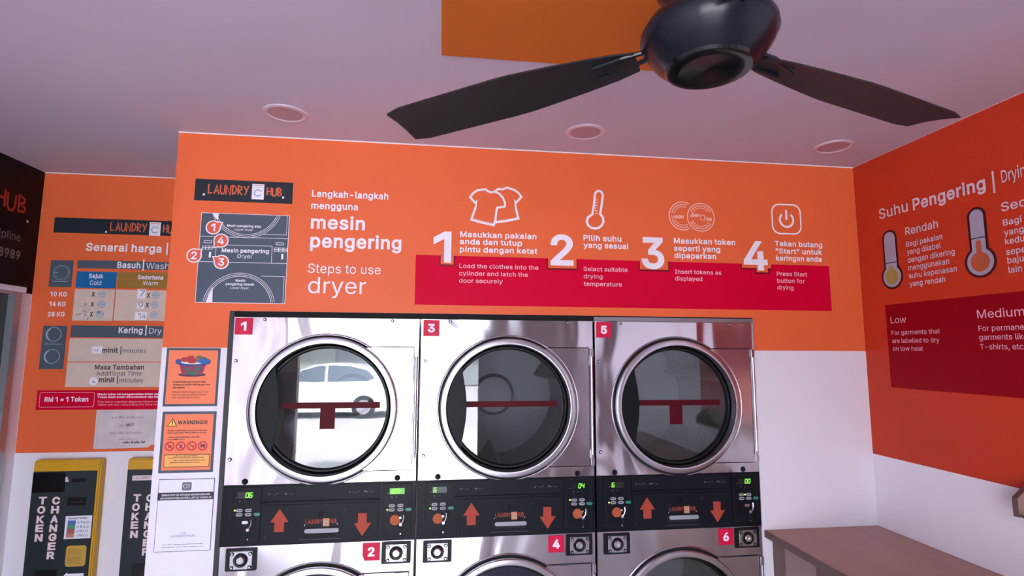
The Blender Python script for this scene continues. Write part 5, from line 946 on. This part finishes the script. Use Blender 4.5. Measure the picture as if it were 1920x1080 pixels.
build('motor_neck', lathe([(.060, .060), (.078, .085), (.092, .11), (.092, .16), (.060, .185), (.02, .19)], (FX, FY, FZ), 'z', 48), FANB, t, 50)
build('down_rod', cyl((FX, FY, FZ+.18), .014, 0, .16, 'z', 20), FANB, t, 40)
build('canopy', lathe([(.016, .28), (.05, .30), (.07, .345), (.072, ZC-FZ-.006)], (FX, FY, FZ), 'z', 40), FANB, t, 50)
for ang in (144, 20, 262):
    a = math.radians(ang); ca, sa_ = math.cos(a), math.sin(a); V, F = [], []; N = 14
    tl = math.radians(11)
    for i in range(N+1):
        f = i/N; r = .135+(.75-.135)*f; w_ = .026+.040*min(1, f*2.2)**.7; 
        if f > .93: w_ *= .86
        sweep = -.02*f
        for sgn in (-1, -.33, .33, 1):
            for zz in (0, .004):
                off = sgn*w_+sweep; z = FZ-.008+zz+off*math.sin(tl)+.004*(1-sgn*sgn); V.append((FX+ca*r-sa_*off, FY+sa_*r+ca*off, z))
    for i in range(N):
        b0_, b1_ = i*8, (i+1)*8
        for k in range(3): F += [(b0_+2*k, b0_+2*k+2, b1_+2*k+2, b1_+2*k), (b0_+2*k+1, b1_+2*k+1, b1_+2*k+3, b0_+2*k+3)]
        F += [(b0_, b1_, b1_+1, b0_+1), (b0_+6, b0_+7, b1_+7, b1_+6)]
    F += [(0, 1, 3, 2), (2, 3, 5, 4), (4, 5, 7, 6)]; e_ = N*8; F += [(e_, e_+2, e_+3, e_+1), (e_+2, e_+4, e_+5, e_+3), (e_+4, e_+6, e_+7, e_+5)]
    bl = build('blade', (V, F), FANBL, t, 40)
    br_ = []
    for sg in (-.022, .022):
        br_.append(tube([(FX+ca*.10-sa_*sg*.5, FY+sa_*.10+ca*sg*.5, FZ+.004), (FX+ca*.16-sa_*sg, FY+sa_*.16+ca*sg, FZ-.004), (FX+ca*.22-sa_*sg*.8, FY+sa_*.22+ca*sg*.8, FZ-.010+sg*.15)], .005))
    build('blade_iron', join(*br_), FANB, bl)

# ================================================================== STREET BEHIND THE VIEWER (seen mirrored in the glass and steel)
road = mat('pale_concrete_road', (.40, .40, .42), .8, var=(1.2, .08)); pave = mat('five_foot_way_tile', (.50, .49, .50), .6, var=(3, .05))
tag(build('street', box(-30, 30, -45, -10.2, -.16, -.06), road), 'pale concrete parking street', kind='structure')
tag(build('pavement', box(-30, 30, -10.2, YF-.2, -.12, -.002), pave), 'pale tiled walkway outside', kind='structure')
# white parked hatchback, nose towards -x
CX, CY = -2.45, -13.6                                # centre; length 4.3, width 1.75
t = thing('parked_car', (CX, CY, -.06), 'white hatchback parked across the street, seen mirrored in the glass', 'car')
def section_body(pts_x, prof):                       # prof(x) -> (z0, z1, halfwidth)
    V, F = [], []
    for x in pts_x:
        z0, z1, hw, sh_ = prof(x)
        ring_ = [(-hw*.96, z0), (-hw, z0+.18), (-hw, z1-.16), (-hw*.94, z1-.03), (-hw*.80, z1), (hw*.80, z1), (hw*.94, z1-.03), (hw, z1-.16), (hw, z0+.18), (hw*.96, z0)]
        V += [(CX+x, CY+y, z) for y, z in ring_]
    n = 10
    for i in range(len(pts_x)-1):
        for k in range(n): F.append((i*n+k, i*n+(k+1) % n, (i+1)*n+(k+1) % n, (i+1)*n+k))
    F += [tuple(range(n)), tuple(range((len(pts_x)-1)*n, len(pts_x)*n))]
    return V, F
def lerp(tab, x):
    for (xa, *va), (xb, *vb) in zip(tab, tab[1:]):
        if xa <= x <= xb: f = (x-xa)/(xb-xa); return [p+(q-p)*f for p, q in zip(va, vb)]
    return tab[-1][1:]
BT = [(-2.15, .30, .62, .70, 0), (-2.05, .16, .70, .80, 0), (-1.3, .12, .82, .87, 0), (-.9, .12, .90, .87, 0), (1.6, .12, .95, .87, 0), (2.0, .16, .98, .82, 0), (2.15, .30, .92, .74, 0)]
xsb = [-2.15, -2.05, -1.7, -1.3, -.9, 0, .9, 1.6, 1.9, 2.0, 2.1, 2.15]
CARW = mat('white_car_paint', (.86, .86, .88), .2, coat=.6)
build('car_body', section_body(xsb, lambda x: lerp(BT, x)), CARW, t, 50)
V, F = [], []
for x, z, hw in ((-1.0, .88, .74), (-.55, 1.18, .64), (-.1, 1.36, .60), (.4, 1.42, .60), (1.0, 1.39, .59), (1.5, 1.28, .60), (2.0, .97, .68)): V += [(CX+x, CY-hw-(.12 if z > 1 else .06), .88), (CX+x, CY-hw, z), (CX+x, CY+hw, z), (CX+x, CY+hw+(.12 if z > 1 else .06), .88)]
for i in range(6):
    for k in range(3): F.append((i*4+k, i*4+k+1, i*4+k+5, i*4+k+4))
build('car_roof', (V, F), CARW, t, 40)
CG = mat('car_glass', (.10, .13, .17), .08)
for s_ in (-1, 1):
    for poly, nm in (([(-.78, .92), (-.38, 1.22), (.05, 1.34), (.22, 1.35), (.22, .93)], 'side_window'), ([(.30, .93), (.30, 1.355), (.85, 1.34), (1.35, 1.22), (1.55, 1.02), (1.35, .95)], 'side_window')):
        P = []
        for x, z in poly: f = (z-.88)/(1.40-.88); P.append((CX+x, CY+s_*(.735-.115*max(0, f)+.012), z))
        P2 = [(x, y-s_*.01, z) for x, y, z in P]; n = len(P); build(nm, (P+P2, [tuple(range(n)), tuple(range(n, 2*n))]+[(i, (i+1) % n, (i+1) % n+n, i+n) for i in range(n)]), CG, t)
    for x in (-1.35, 1.3):
        wh = build('wheel', join(cyl((CX+x, CY+s_*.80, .25), .31, -.10, .10, 'y', 32, .02)), GASKET, t, 40)
        build('hub_cap', cyl((CX+x, CY+s_*.80, .25), .19, -.11, .11, 'y', 20, .01), RING, wh, 40)
    build('wing_mirror', bbox(CX-.78, CX-.62, CY+s_*.95-.08, CY+s_*.95+.08, .92, 1.06, .03), CARW, t)
    build('tail_lamp', box(CX+1.85, CX+2.1, CY+s_*.70-.12, CY+s_*.70+.12, .78, .93), mat('tail_red', (.4, .02, .02), .3), t)
build('bumper', bbox(CX+2.0, CX+2.2, CY-.75, CY+.75, .2, .5, .05), CARW, t)
build('spoiler', bbox(CX+1.45, CX+1.72, CY-.55, CY+.55, 1.27, 1.31, .01), CARW, t)
# shop-house row across the street
t = thing('shophouse_row', (0, -26, -.06), 'grey shophouse row across the street, seen only in reflections', 'building')
build('facade', box(-16, 16, -30, -26, -.06, 5.5), mat('grey_render', (.20, .22, .23), .8, var=(1, .2)), t)
for k in range(8):
    f_ = build('shutter', box(-15+k*3.9, -12.2+k*3.9, -26, -25.95, 0, 2.6), mat('shutter_%d' % (k % 3), [(.25, .27, .33), (.22, .24, .26), (.3, .32, .3)][k % 3], .6), t)
    w__ = build('window', box(-14.6+k*3.9, -12.6+k*3.9, -26, -25.93, 3.4, 4.7), ALU, t); build('pane', box(-14.5+k*3.9, -12.7+k*3.9, -25.93, -25.91, 3.5, 4.6), CG, w__)
build('canopy_slab', box(-16, 16, -26, -24.6, 2.9, 3.1), mat('grey_render', (0, 0, 0)), t)
